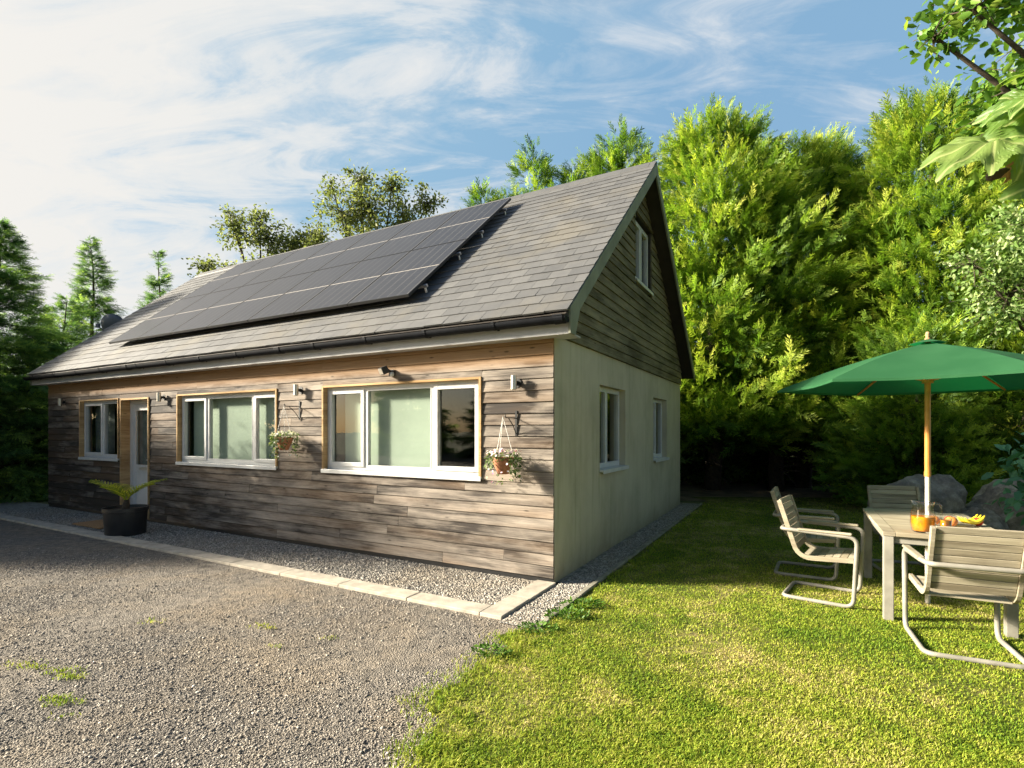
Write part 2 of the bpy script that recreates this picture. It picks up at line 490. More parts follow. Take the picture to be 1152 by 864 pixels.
class MB:
    def __init__(self):
        self.v = []; self.f = []; self.t = []
    def add(self, vs, fs, t=0.5):
        n = len(self.v)
        self.v += [tuple(p) for p in vs]
        for q in fs:
            self.f.append(tuple(i + n for i in q)); self.t.append(t)
        return self
    def box(self, x0, x1, y0, y1, z0, z1, t=0.5, mx=None):
        vs = [Vector((x, y, z)) for z in (z0, z1) for y in (y0, y1) for x in (x0, x1)]
        if mx is not None: vs = [mx @ p for p in vs]
        return self.add(vs, [(0, 2, 3, 1), (4, 5, 7, 6), (0, 1, 5, 4), (2, 6, 7, 3), (0, 4, 6, 2), (1, 3, 7, 5)], t)
    def prism(self, poly, fn, a, b, t=0.5):
        # poly: list of 2-D points, fn(p, q, r) -> xyz, extruded from r=a to r=b
        n = len(poly)
        vs = [fn(p[0], p[1], a) for p in poly] + [fn(p[0], p[1], b) for p in poly]
        fs = [tuple(range(n))[::-1], tuple(range(n, 2 * n))] + [(i, (i + 1) % n, n + (i + 1) % n, n + i) for i in range(n)]
        return self.add(vs, fs, t)
    def cyl(self, p0, p1, r0, r1=None, n=12, t=0.5, cap=True):
        return self.tube([p0, p1], [r0, r1 if r1 is not None else r0], n=n, t=t, cap=cap)
    def tube(self, path, r, n=8, closed=False, t=0.5, cap=True, flat=1.0):
        P = [Vector(p) for p in path]
        m = len(P)
        if not isinstance(r, (list, tuple)): r = [r] * m
        base = len(self.v)
        ref = None
        rings = []
        for i in range(m):
            if closed: d = P[(i + 1) % m] - P[i - 1]
            else: d = P[min(i + 1, m - 1)] - P[max(i - 1, 0)]
            d.normalize()
            if ref is None:
                ref = Vector((0, 0, 1)) if abs(d.z) < 0.9 else Vector((1, 0, 0))
            a = (ref - d * ref.dot(d))
            if a.length < 1e-4: a = d.orthogonal()
            a.normalize(); ref = a
            b = d.cross(a)
            rings.append([P[i] + (a * math.cos(2 * math.pi * k / n) * flat + b * math.sin(2 * math.pi * k / n)) * r[i] for k in range(n)])
        vs = [p for rr in rings for p in rr]
        fs = []
        for i in range(m if closed else m - 1):
            j = (i + 1) % m
            for k in range(n):
                k2 = (k + 1) % n
                fs.append((i * n + k, i * n + k2, j * n + k2, j * n + k))
        if cap and not closed:
            fs.append(tuple(range(n))[::-1]); fs.append(tuple((m - 1) * n + k for k in range(n)))
        return self.add(vs, fs, t)
    def lathe(self, prof, n=24, c=(0, 0, 0), t=0.5):
        vs = []; fs = []
        for (r, z) in prof:
            for k in range(n):
                a = 2 * math.pi * k / n
                vs.append((c[0] + r * math.cos(a), c[1] + r * math.sin(a), c[2] + z))
        for i in range(len(prof) - 1):
            for k in range(n):
                k2 = (k + 1) % n
                fs.append((i * n + k, i * n + k2, (i + 1) * n + k2, (i + 1) * n + k))
        return self.add(vs, fs, t)
    def build(self, name, m, parent=None, smooth=False, bevel=0.0, loc=None, rz=None):
        me = bpy.data.meshes.new(name)
        me.from_pydata(self.v, [], self.f)
        a = me.attributes.new('tint', 'FLOAT', 'FACE')
        a.data.foreach_set('value', np.array(self.t, dtype=np.float32))
        me.materials.append(M[m] if isinstance(m, str) else m)
        if smooth:
            me.shade_smooth()
        me.update()
        o = bpy.data.objects.new(name, me)
        COL.objects.link(o)
        if parent: o.parent = parent
        if loc is not None: o.location = loc
        if rz is not None: o.rotation_euler = (0, 0, rz)
        if bevel:
            b = o.modifiers.new('bevel', 'BEVEL'); b.width = bevel; b.segments = 2; b.limit_method = 'ANGLE'
        return o

def smooth_by_angle(o, ang=40):
    me = o.data
    me.shade_smooth()
    try:
        me.set_sharp_from_angle(angle=R(ang))
    except Exception:
        pass

def fillet(path, rad, closed=False, k=5):
    P = [Vector(p) for p in path]
    m = len(P); out = []
    for i in range(m):
        if not closed and i in (0, m - 1):
            out.append(P[i]); continue
        a, b, c = P[i - 1], P[i], P[(i + 1) % m]
        r = min(rad, (a - b).length * 0.45, (c - b).length * 0.45)
        p0 = b + (a - b).normalized() * r; p1 = b + (c - b).normalized() * r
        for j in range(k + 1):
            s = j / k
            out.append(p0 * (1 - s) ** 2 + b * 2 * s * (1 - s) + p1 * s * s)
    return out

def inst_mesh(name, bv, bf, Mx, T, tint, m, parent=None, vt=None, smooth=False, rib=None):
    """Merge N copies of a small base mesh (bv: n x 3, bf: faces of equal size) into one mesh; Mx: N x 3 x 3, T: N x 3."""
    bv = np.asarray(bv, dtype=np.float64); bf = np.asarray(bf, dtype=np.int64)
    Nn, n, k = len(T), len(bv), bf.shape[1]
    P = np.einsum('nij,vj->nvi', Mx, bv) + T[:, None, :]
    F = (bf[None, :, :] + (np.arange(Nn) * n)[:, None, None]).reshape(-1)
    me = bpy.data.meshes.new(name)
    me.vertices.add(Nn * n)
    me.vertices.foreach_set('co', P.reshape(-1).astype(np.float32))
    nf = Nn * len(bf)
    me.loops.add(nf * k)
    me.loops.foreach_set('vertex_index', F.astype(np.int32))
    me.polygons.add(nf)
    me.polygons.foreach_set('loop_start', (np.arange(nf) * k).astype(np.int32))
    tt = np.repeat(np.asarray(tint, dtype=np.float32)[:, None], n, 1)
    if vt is not None: tt = tt + np.asarray(vt, dtype=np.float32)[None, :]
    a = me.attributes.new('tint', 'FLOAT', 'POINT')
    a.data.foreach_set('value', np.clip(tt, 0, 1).reshape(-1))
    me.update(calc_edges=True)
    me.materials.append(M[m] if isinstance(m, str) else m)
    if smooth: me.shade_smooth()
    o = bpy.data.objects.new(name, me)
    COL.objects.link(o)
    if parent: o.parent = parent
    return o

def basis(d, up):
    """columns: x along d, z near up"""
    d = d / np.linalg.norm(d, axis=1, keepdims=True)
    y = np.cross(up, d)
    nrm = np.linalg.norm(y, axis=1, keepdims=True)
    y = np.where(nrm < 1e-5, np.array([[0.0, 1.0, 0.0]]), y / np.maximum(nrm, 1e-5))
    z = np.cross(d, y)
    return np.stack([d, y, z], axis=2)

def copy_tree(o, parent=None):
    c = o.copy(); COL.objects.link(c)
    if parent: c.parent = parent
    for ch in list(o.children): copy_tree(ch, c)
    return c

# ------------------------------------------------------------------ camera, sun, sky
cam = bpy.data.cameras.new('camera')
cam.sensor_width = 36.0
cam.lens = 586 / 1152 * 36.0
cam.shift_y = 53 / 1152
cam.clip_start = 0.05
cam.clip_end = 3000
co = bpy.data.objects.new('camera', cam)
COL.objects.link(co)
co.location = (0, 0, 1.6)
co.rotation_euler = (R(90), 0, 0)
S.camera = co

SUN_EL = R(22)
to_sun_h = Vector((-0.998, 0.05, 0)).normalized()
to_sun = Vector((to_sun_h.x * math.cos(SUN_EL), to_sun_h.y * math.cos(SUN_EL), math.sin(SUN_EL)))
sl = bpy.data.lights.new('sun', 'SUN')
sl.energy = 5.0
sl.angle = R(0.5)
sl.color = (1.0, 0.92, 0.77)
so = bpy.data.objects.new('sun', sl)
COL.objects.link(so)
so.rotation_euler = to_sun.to_track_quat('Z', 'Y').to_euler()
so.location = (-30, 5, 20)

w = bpy.data.worlds.new('World')
S.world = w
w.use_nodes = True
nt = w.node_tree
nt.nodes.clear()
sky = N(nt, 'ShaderNodeTexSky', sky_type='NISHITA')
sky.sun_disc = False
sky.sun_elevation = SUN_EL
sky.sun_rotation = math.atan2(to_sun_h.x, to_sun_h.y)
sky.air_density = 1.0
sky.dust_density = 1.2
sky.ozone_density = 1.4
bg1 = N(nt, 'ShaderNodeBackground', Strength=0.15)
L(nt, sky.outputs[0], bg1.inputs['Color'])
tc = nt.nodes.new('ShaderNodeTexCoord')
sp = nt.nodes.new('ShaderNodeSeparateXYZ')
L(nt, tc.outputs['Generated'], sp.inputs[0])
zz = math_(nt, 'ADD', math_(nt, 'MAXIMUM', sp.outputs['Z'], 0.0), 0.22)
cx = math_(nt, 'DIVIDE', sp.outputs['X'], zz)
cy = math_(nt, 'DIVIDE', sp.outputs['Y'], zz)
cv = nt.nodes.new('ShaderNodeCombineXYZ')
L(nt, cx, cv.inputs['X']); L(nt, cy, cv.inputs['Y'])
def cmap(sc, rz, loc=(0, 0, 0)):
    mp = nt.nodes.new('ShaderNodeMapping')
    mp.inputs['Scale'].default_value = sc
    mp.inputs['Rotation'].default_value = (0, 0, rz)
    mp.inputs['Location'].default_value = loc
    L(nt, cv.outputs[0], mp.inputs['Vector'])
    return mp.outputs['Vector']
dt = nt.nodes.new('ShaderNodeVectorMath'); dt.operation = 'DOT_PRODUCT'
L(nt, tc.outputs['Generated'], dt.inputs[0]); dt.inputs[1].default_value = tuple(to_sun)
toward = dt.outputs['Value']
# thin haze kept to the view ahead; cut elsewhere to weaken the fill light
side = math_(nt, 'SUBTRACT', sp.outputs['Y'], math_(nt, 'MULTIPLY', math_(nt, 'MAXIMUM', sp.outputs['X'], 0.0), 0.30))
side = math_(nt, 'ADD', side, math_(nt, 'MULTIPLY', math_(nt, 'MINIMUM', sp.outputs['X'], 0.0), 0.55))
front = ramp(nt, [(0.46, 0.0), (0.60, 1.0)], math_(nt, 'ADD', math_(nt, 'MULTIPLY', side, 0.5), 0.5)).outputs['Color']
high = ramp(nt, [(0.62, 1.0), (0.80, 0.0)], sp.outputs['Z']).outputs['Color']
front = math_(nt, 'MULTIPLY', front, high)
haze = N(nt, 'ShaderNodeBackground', Strength=1.0)
L(nt, ramp(nt, [(0.0, (0.28, 0.50, 0.735)), (0.45, (0.34, 0.575, 0.775)), (0.9, (0.78, 0.86, 0.90))], toward).outputs['Color'], haze.inputs['Color'])
m1 = N(nt, 'ShaderNodeMixShader')
L(nt, math_(nt, 'MULTIPLY', front, 0.82), m1.inputs[0]); L(nt, bg1.outputs[0], m1.inputs[1]); L(nt, haze.outputs[0], m1.inputs[2])
# cirrus: wisps drawn out along one direction, broken by a larger field
big = noise(nt, cmap((0.8, 0.9, 1), R(20), (2.3, 4.1, 0)), 1.0, 4, 0.5, 0.6)
wisp = noise(nt, cmap((1.6, 4.6, 1), R(62), (1.2, 0.4, 0)), 1.0, 12, 0.64, 1.7)
puff = noise(nt, cmap((2.6, 3.2, 1), R(15), (5.2, 2.4, 0)), 1.0, 9, 0.60, 0.7)
cl = math_(nt, 'ADD', math_(nt, 'MULTIPLY', wisp, 0.60), math_(nt, 'MULTIPLY', big, 0.36))
cl = math_(nt, 'ADD', cl, math_(nt, 'MULTIPLY', puff, 0.32))
glow = ramp(nt, [(0.15, 0.0), (0.50, 0.075), (0.68, 0.19), (0.85, 0.30)], toward).outputs['Color']
cl = math_(nt, 'ADD', cl, glow)
mask = ramp(nt, [(0.625, 0.0), (0.68, 0.22), (0.755, 0.75), (0.85, 1.0)], cl).outputs['Color']
hz = ramp(nt, [(0.0, 0.65), (0.12, 0.20), (0.30, 0.0)], sp.outputs['Z']).outputs['Color']
mask = math_(nt, 'MAXIMUM', mask, hz)
mask = math_(nt, 'MULTIPLY', mask, front)
ccol = ramp(nt, [(0.1, (0.80, 0.84, 0.88)), (0.6, (0.90, 0.90, 0.88)), (0.9, (1.0, 0.96, 0.90))], toward).outputs['Color']
bg2 = N(nt, 'ShaderNodeBackground', Strength=0.95)
L(nt, ccol, bg2.inputs['Color'])
ms = N(nt, 'ShaderNodeMixShader')
L(nt, mask, ms.inputs[0]); L(nt, m1.outputs[0], ms.inputs[1]); L(nt, bg2.outputs[0], ms.inputs[2])
# added bright patch round the sun, out of frame, to boost the sunlight
boost_bg = N(nt, 'ShaderNodeBackground', Strength=1.0)
sun_boost = ramp(nt, [(0.90, 0.0), (0.985, 0.0018), (0.9988, 0.005), (0.9996, 1.0)], toward).outputs['Color']
L(nt, mixc(nt, 1.0, sun_boost, (1080.0, 965.0, 775.0), 'MULTIPLY'), boost_bg.inputs['Color'])
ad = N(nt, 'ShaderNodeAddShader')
L(nt, ms.outputs[0], ad.inputs[0]); L(nt, boost_bg.outputs[0], ad.inputs[1])
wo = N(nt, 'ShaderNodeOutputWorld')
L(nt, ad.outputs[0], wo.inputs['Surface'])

S.view_settings.view_transform = 'Standard'
S.view_settings.look = 'None'
S.view_settings.exposure = 0
S.render.engine = 'CYCLES'
S.cycles.use_denoising = True
S.cycles.max_bounces = 6
S.cycles.transparent_max_bounces = 12
S.cycles.caustics_reflective = False
S.cycles.caustics_refractive = False

# ------------------------------------------------------------------ ground
def sheet(name, pts, z, m):
    b = MB(); b.add([(p[0], p[1], z) for p in pts], [tuple(range(len(pts)))])
    o = b.build(name, m)
    return tag(o, kind='structure')

sheet('ground', [(-600, -600), (600, -600), (600, 600), (-600, 600)], -0.012, 'field')

LAWN_EDGE_U = 0.40
def edge_x(y):
    """x of the lawn's ragged left edge beside the drive"""
    ys = [-6, 1.5, 2.47, 3.07, 3.5, 4.05, 4.35]
    xs = [-0.9, -0.62, -0.51, -0.40, -0.27, -0.05, 0.10]
    b = np.interp(y, ys, xs)
    return b + 0.07 * np.sin(y * 5.3 + 0.6) + 0.04 * np.sin(y * 13.1 + 2) + 0.02 * np.sin(y * 31.0)
E0 = H(LAWN_EDGE_U, -1.22)
E1 = H(LAWN_EDGE_U, 7.6)
left = [(float(edge_x(y)), float(y)) for y in np.arange(-6, 4.1, 0.06)]
lawn_pts = left + [(E0.x, E0.y), (E1.x, E1.y), (4.3, 12.6), (8.0, 12.4), (26, 11.0), (26, -6)]
dr = [(-30, -8), (0.4, -8), (0.4, 4.0), (E0.x + 0.02, E0.y)]
for q in ((0.06, -1.17), (-13.5, -1.17)):
    p = H(*q); dr.append((p.x, p.y))
dr.append((-30, 13.5))
sheet('driveway', dr, 0.0, 'drive')
gs = [H(-13.5, -1.0), H(-0.05, -1.0), H(-0.05, 0.1), H(-13.5, 0.1)]
sheet('pebble_bed', [(p.x, p.y) for p in gs], 0.006, 'pebble_bed')
gs = [H(0.04, -1.24), H(LAWN_EDGE_U, -1.24), H(LAWN_EDGE_U, 7.0), H(-0.06, 7.0), H(-0.06, 0.05), H(0.04, 0.05)]
sheet('side_gravel', [(p.x, p.y) for p in gs], 0.008, 'pebble_bed')
sheet('lawn', lawn_pts, 0.012, 'lawn')
sheet('bare_ground', [(3.0, 12.0), (30, 10.5), (30, 26), (-2, 26), (-2, 16)], 0.004, 'earth')

kb = MB()
x = -13.6
while x < -0.2:
    x2 = min(x + 0.9, -0.19)
    kb.box(x + 0.003, x2 - 0.003, -1.17, -0.955, -0.05, 0.030 + random.uniform(-0.002, 0.002)); x = x2
kb.box(-0.187, 0.030, -1.17, -0.62, -0.05, 0.031)
kb.box(-0.187, 0.030, -0.614, -0.03, -0.05, 0.029)
o = kb.build('kerb', 'concrete', loc=C0, rz=ROT, bevel=0.006)
tag(o, kind='structure')
kb = MB()
y = -1.2
while y < 7.0:
    kb.box(LAWN_EDGE_U - 0.035, LAWN_EDGE_U + 0.015, y + 0.004, min(y + 0.9, 7.0) - 0.004, -0.05, 0.035 + random.uniform(-0.006, 0.006)); y += 0.9
o = kb.build('lawn_kerb', 'old_concrete', loc=C0, rz=ROT, bevel=0.005)
tag(o, kind='structure')

# loose stones on the drive and the pebble beds
def rock_base():
    r = np.random.default_rng(5)
    v = np.array([(1, 0, 0), (0, 1, 0), (-1, 0, 0), (0, -1, 0), (0, 0, 1), (0, 0, -1), (.62, .62, .42), (-.62, .6, -.4), (.6, -.62, -.42), (-.6, -.6, .45)], float)
    from mathutils import geometry
    import bmesh
    bm = bmesh.new()
    for p in v * (1 + r.uniform(-0.12, 0.12, v.shape)): bm.verts.new(p)
    res = bmesh.ops.convex_hull(bm, input=bm.verts)
    bmesh.ops.triangulate(bm, faces=bm.faces)
    bm.verts.index_update()
    vv = np.array([q.co[:] for q in bm.verts]); ff = np.array([[q.index for q in f.verts] for f in bm.faces])
    bm.free()
    return vv, ff
RV, RF = rock_base()

def rot_z(a):
    c, s = np.cos(a), np.sin(a); z = np.zeros_like(a); o = np.ones_like(a)
    return np.stack([np.stack([c, -s, z], 1), np.stack([s, c, z], 1), np.stack([z, z, o], 1)], 1)

def rand_rot(n, r):
    q = r.normal(size=(n, 4)); q /= np.linalg.norm(q, axis=1, keepdims=True)
    w_, x_, y_, z_ = q.T
    return np.stack([np.stack([1 - 2 * (y_ * y_ + z_ * z_), 2 * (x_ * y_ - z_ * w_), 2 * (x_ * z_ + y_ * w_)], 1),
                     np.stack([2 * (x_ * y_ + z_ * w_), 1 - 2 * (x_ * x_ + z_ * z_), 2 * (y_ * z_ - x_ * w_)], 1),
                     np.stack([2 * (x_ * z_ - y_ * w_), 2 * (y_ * z_ + x_ * w_), 1 - 2 * (x_ * x_ + y_ * y_)], 1)], 1)

def stones(name, P, size, m, z, r):
    n = len(P)
    Mx = rand_rot(n, r)
    sc = np.stack([np.ones(n), r.uniform(0.6, 1.0, n), r.uniform(0.45, 0.8, n)], 1)
    Mx = Mx * sc[:, None, :] * size[:, None, None]
    Mx[:, 2, :] *= 0.7
    T = np.stack([P[:, 0], P[:, 1], z + size * 0.16], 1)
    return inst_mesh(name, RV, RF, Mx, T, r.uniform(0, 1, n) ** 1.2, m)

r = np.random.default_rng(3)
n = 400000
py = 1.9 + (r.uniform(0, 1, n) ** 1.7) * 5.3
px = r.uniform(-1.02, 0.15, n) * py
hx = (px - C0.x) * U.x + (py - C0.y) * U.y
hy = (px - C0.x) * V.x + (py - C0.y) * V.y
patch = 0.5 + 0.5 * np.sin(px * 1.9 + 1.3 * np.sin(py * 1.7)) * np.sin(py * 2.3 + np.sin(px * 2.9))
ok = (hy < -1.2) & (px < edge_x(py) + 0.28 * r.uniform(0, 1, n) ** 2.5) & (r.uniform(0, 1, n) < np.clip(0.06 + 1.05 * patch ** 1.3, 0, 1))
P = np.stack([px, py], 1)[ok]
size = np.exp(r.normal(np.log(0.0034), 0.52, len(P))) * (0.8 + 0.06 * P[:, 1])
o = stones('drive_gravel', P, np.clip(size, 0.0022, 0.015), 'stones', 0.0, r)
tag(o, 'loose grey crushed stone spread over the driveway', 'gravel', kind='stuff')

n = 42000
hx = -(r.uniform(0, 1, n) ** 1.6) * 11.5
hy = r.uniform(-0.925, -0.03, n)
ok = hx < -0.19
hx2 = r.uniform(0.065, LAWN_EDGE_U - 0.04, 16000); hy2 = -1.2 + r.uniform(0, 1, 16000) ** 1.5 * 7.8
ok2 = (hy2 > 0) | (hx2 > 0.065)
hx = np.concatenate([hx[ok], hx2[ok2]]); hy = np.concatenate([hy[ok], hy2[ok2]])
P = np.stack([C0.x + hx * U.x + hy * V.x, C0.y + hx * U.y + hy * V.y], 1)
size = np.exp(r.normal(np.log(0.0105), 0.28, len(P)))
o = stones('pebble_gravel', P, size, 'pebbles', 0.006, r)
tag(o, 'pale grey pebbles along the foot of the house walls', 'gravel', kind='stuff')

# grass
def grass():
    r = np.random.default_rng(21)
    n = 560000
    py = 1.9 + (r.uniform(0, 1, n) ** 1.9) * 10.6
    px = r.uniform(-0.35, 1.06, n) * py
    hx = (px - C0.x) * U.x + (py - C0.y) * U.y
    e = edge_x(py)
    inside = np.where(py < E0.y - 0.05, px - e, hx - LAWN_EDGE_U - 0.01)
    clump = 0.5 + 0.5 * np.sin(px * 9 + 2 * np.sin(py * 7)) * np.sin(py * 11 + 2 * np.sin(px * 8))
    keep = (inside > 0.12 * clump - 0.30 * (py < E0.y - 0.1) * r.uniform(0, 1, n) ** 3) & (py < 12.3 + 0.2 * np.sin(px * 3)) 
    thin = 0.5 + 0.5 * np.sin(px * 2.1 + 1.7 * np.sin(py * 1.3)) * np.sin(py * 2.7 + np.sin(px * 1.9))
    keep &= r.uniform(0, 1, n) < np.clip(0.40 + 0.7 * thin, 0, 1) * np.clip((12.6 - py) / 3.0, 0.15, 1)
    px, py, inside = px[keep], py[keep], inside[keep]
    # small tufts on the drive
    tx, ty = [], []
    for (ux, uy, rad, cnt) in ((-3.35, 3.55, .10, 70), (-3.2, 3.5, .05, 50), (-2.98, 3.45, .08, 90), (-2.85, 3.37, .06, 130), (-2.72, 3.10, .05, 90), (-2.62, 3.05, .07, 110), (-3.0, 4.35, .07, 40), (-2.05, 4.25, .08, 50), (-1.95, 4.2, .03, 30), (-1.75, 3.85, .04, 20), (-1.4, 4.0, .05, 25), (-2.5, 2.9, .05, 22)):
        a = r.uniform(0, 6.28, cnt); q = rad * 1.3 * r.uniform(0, 1, cnt) ** 0.9
        tx.append(ux + q * np.cos(a) * 1.5); ty.append(uy + q * np.sin(a) * 0.7)
    tx = np.concatenate(tx); ty = np.concatenate(ty)
    px = np.concatenate([px, tx]); py = np.concatenate([py, ty]); inside = np.concatenate([inside, np.full(len(tx), 1.0)])
    n = len(px)
    az = r.uniform(0, 2 * np.pi, n)
    lean = np.abs(r.normal(0.65, 0.4, n))
    hgt = r.uniform(0.009, 0.023, n) * np.where(inside < 0.18, r.uniform(1.0, 2.1, n), 1.0)
    wd = (0.0013 + 0.00034 * py) * r.uniform(0.8, 1.5, n)
    dx, dy = np.cos(az), np.sin(az)
    base = np.stack([px, py, np.full(n, 0.010)], 1)
    side = np.stack([-dy, dx, np.zeros(n)], 1) * wd[:, None]
    mid = base + np.stack([dx * lean * hgt * 0.35, dy * lean * hgt * 0.35, hgt * 0.62], 1)
    tip = base + np.stack([dx * lean * hgt * 1.2, dy * lean * hgt * 1.2, hgt * np.clip(1.05 - 0.25 * lean, 0.3, 1)], 1)
    Vv = np.stack([base - side, base + side, mid + side * 0.8, mid - side * 0.8, tip], 1).reshape(-1, 3)
    me = bpy.data.meshes.new('grass')
    me.vertices.add(n * 5)
    me.vertices.foreach_set('co', Vv.reshape(-1).astype(np.float32))
    k = np.arange(n) * 5
    loops = np.stack([k, k + 1, k + 2, k + 3, k + 3, k + 2, k + 4], 1).reshape(-1)
    me.loops.add(n * 7)
    me.loops.foreach_set('vertex_index', loops.astype(np.int32))
    me.polygons.add(n * 2)
    st = np.stack([np.arange(n) * 7, np.arange(n) * 7 + 4], 1).reshape(-1)
    me.polygons.foreach_set('loop_start', st.astype(np.int32))
    a = me.attributes.new('tint', 'FLOAT', 'POINT')
    a.data.foreach_set('value', np.repeat(r.uniform(0, 1, n), 5).astype(np.float32))
    me.update(calc_edges=True)
    me.materials.append(M['grass'])
    o = bpy.data.objects.new('grass', me)
    COL.objects.link(o)
    tag(o, 'short yellow green grass with dry straw patches on the lawn', 'grass', kind='stuff')
grass()

# ------------------------------------------------------------------ house
HW, HD = 11.7, 6.66          # length of the front, depth of the gable
SL = math.tan(R(40.2))
RY = HD / 2
def roof_z(s): return 2.78 + SL * (s + 0.30)
APEX = roof_z(RY)
VERGE = 0.27

house = thing('house', 'single storey timber clad house with slate roof, solar panels and rendered gable', 'house', C0, ROT)

WINS = [(-3.40, -0.91, 1.06, 2.19), (-6.87, -4.38, 1.06, 2.19), (-10.28, -8.82, 1.06, 2.19)]
DOOR = (-8.70, -7.78, 0.05, 2.17)
FRONT_OPEN = WINS + [DOOR]
GW = [(1.42, 2.56, 1.07, 2.20), (4.27, 5.34, 1.07, 2.20)]
UW = (3.02, 4.06, 3.95, 4.99)

def wall_cells(x0, x1, z0, z1, opens):
    xs = sorted({x0, x1, *[o[0] for o in opens], *[o[1] for o in opens]})
    xs = [x for x in xs if x0 <= x <= x1]
    out = []
    for a, b in zip(xs, xs[1:]):
        mid = (a + b) / 2
        segs = [(z0, z1)]
        for o in opens:
            if o[0] < mid < o[1]:
                ns = []
                for s in segs:
                    if o[2] > s[0]: ns.append((s[0], min(s[1], o[2])))
                    if o[3] < s[1]: ns.append((max(s[0], o[3]), s[1]))
                segs = ns
        for s in segs:
            if s[1] - s[0] > 1e-4: out.append((a, b, s[0], s[1]))
    return out

# front structural wall, behind the boards
b = MB()
for a in wall_cells(-HW + 0.2, -0.2, 0, 2.6, FRONT_OPEN): b.box(a[0], a[1], 0.001, 0.2, a[2], a[3])
b.build('front_wall', 'soffit', house)
# rendered gable wall
b = MB()
for a in wall_cells(0.0, HD, 0.0, 2.63, GW): b.box(-0.2, 0.0, a[0], a[1], a[2], a[3])
b.build('gable_wall', 'render', house)
b = MB(); b.box(-HW, -HW + 0.2, 0, HD, 0, 2.63); b.box(-HW + 0.2, -0.2, HD - 0.2, HD, 0, 2.6)
b.build('rear_wall', 'render', house)
b = MB(); b.box(-HW + 0.2, -0.2, 0.2, HD - 0.2, 0.0, 0.03); b.box(-HW + 0.2, -0.2, 0.2, HD - 0.2, 2.45, 2.55)
for x in (-3.9, -7.4): b.box(x, x + 0.1, 0.2, HD - 0.2, 0.03, 2.45)
b.build('interior', 'dark_room', house)

# front cladding, board by board
BH = 0.1235
b = MB()
row = 0
z = 0.055
while z < 2.60:
    z1 = min(z + BH, 2.615)
    cuts = []
    x = -HW + random.uniform(0.6, 2.8)
    while x < -0.5:
        cuts.append(x); x += random.choice([2.4, 3.0, 3.6, 4.2]) + random.uniform(-0.2, 0.2)
    spans = [(-HW - 0.02, -0.004)]
    extra = []
    for o in FRONT_OPEN:
        if o[2] < z1 - 0.02 and o[3] > z + 0.02:
            ns = []
            for s in spans:
                if o[0] - 0.028 > s[0] and o[0] - 0.028 < s[1]: ns.append((s[0], o[0] - 0.028))
                if o[1] + 0.028 < s[1] and o[1] + 0.028 > s[0]: ns.append((o[1] + 0.028, s[1]))
                if o[1] < s[0] or o[0] > s[1]: ns.append(s)
            spans = ns
            if o[2] - 0.024 - z > 0.012: extra.append((o[0] - 0.0265, o[1] + 0.0265, z, o[2] - 0.024))
            if z1 - o[3] - 0.024 > 0.012: extra.append((o[0] - 0.0265, o[1] + 0.0265, o[3] + 0.0235, z1 + 0.003))
    for e in extra:
        b.box(e[0], e[1], -0.021, -0.001, e[2], e[3], random.random())
    for s in spans:
        pts = [s[0]] + [c for c in cuts if s[0] + 0.15 < c < s[1] - 0.15] + [s[1]]
        for p, q in zip(pts, pts[1:]):
            g = 0.0015
            t = random.random()
            j = random.uniform(-0.0015, 0.0015)
            dp = random.uniform(-0.002, 0.002)
            prof = [(-0.024 + dp, z + 0.005 + j), (-0.028 + dp, z + 0.009 + j), (-0.0165 + dp, z1 - 0.004), (-0.011, z1 + 0.004), (-0.001, z1 + 0.004), (-0.001, z + 0.005 + j)]
            b.prism(prof, lambda yy, zz_, rr: (rr, yy, zz_), p + g, q - g, t)
    z += BH
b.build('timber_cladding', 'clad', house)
b = MB(); b.box(-HW - 0.01, -0.006, -0.012, -0.0005, 0.0, 0.054)
b.build('plinth', 'black', house)

# upper gable: backing and boards
def s_range(zv, drop):
    s = (zv + drop - 2.78) / SL - 0.30
    return s, HD - s
back = MB(); brd = MB()
GH = 0.128
z = 2.60
while z < APEX - 0.16:
    z1 = z + GH
    a0, b0 = s_range(z, 0.13); a1, b1 = s_range(z1, 0.13)
    a0 = max(a0, 0.0); b0 = min(b0, HD); a1 = max(a1, 0.0); b1 = min(b1, HD)
    if b1 <= a1: a1 = b1 = RY
    if z == 2.60: pass
    if UW[2] < z1 - 0.01 and UW[3] > z + 0.01:
        parts = [((a0, UW[0]), (a1, UW[0])), ((UW[1], b0), (UW[1], b1))]
    else:
        parts = [((a0, b0), (a1, b1))]
    for (lo, hi) in parts:
        lo = (lo[0], max(lo[1], lo[0])); hi = (hi[0], max(hi[1], hi[0]))
        hi = (min(hi[0], hi[1]), hi[1])
        P4 = [(lo[0], z), (lo[1], z), (hi[1], z1), (hi[0], z1)]
        back.prism(P4, lambda yy, zz_, rr: (rr, yy, zz_), -0.16, 0.002)
        t = random.random()
        vs = [(0.036, lo[0], z + 0.003), (0.036, lo[1], z + 0.003), (0.018, hi[1], z1), (0.018, hi[0], z1),
              (0.003, lo[0], z + 0.003), (0.003, lo[1], z + 0.003), (0.003, hi[1], z1), (0.003, hi[0], z1)]
        brd.add(vs, [(0, 1, 2, 3), (5, 4, 7, 6), (4, 5, 1, 0), (1, 5, 6, 2), (3, 2, 6, 7), (4, 0, 3, 7)], t)
    z = z1
back.build('gable_backing', 'soffit', house)
brd.build('gable_cladding', 'clad2', house)

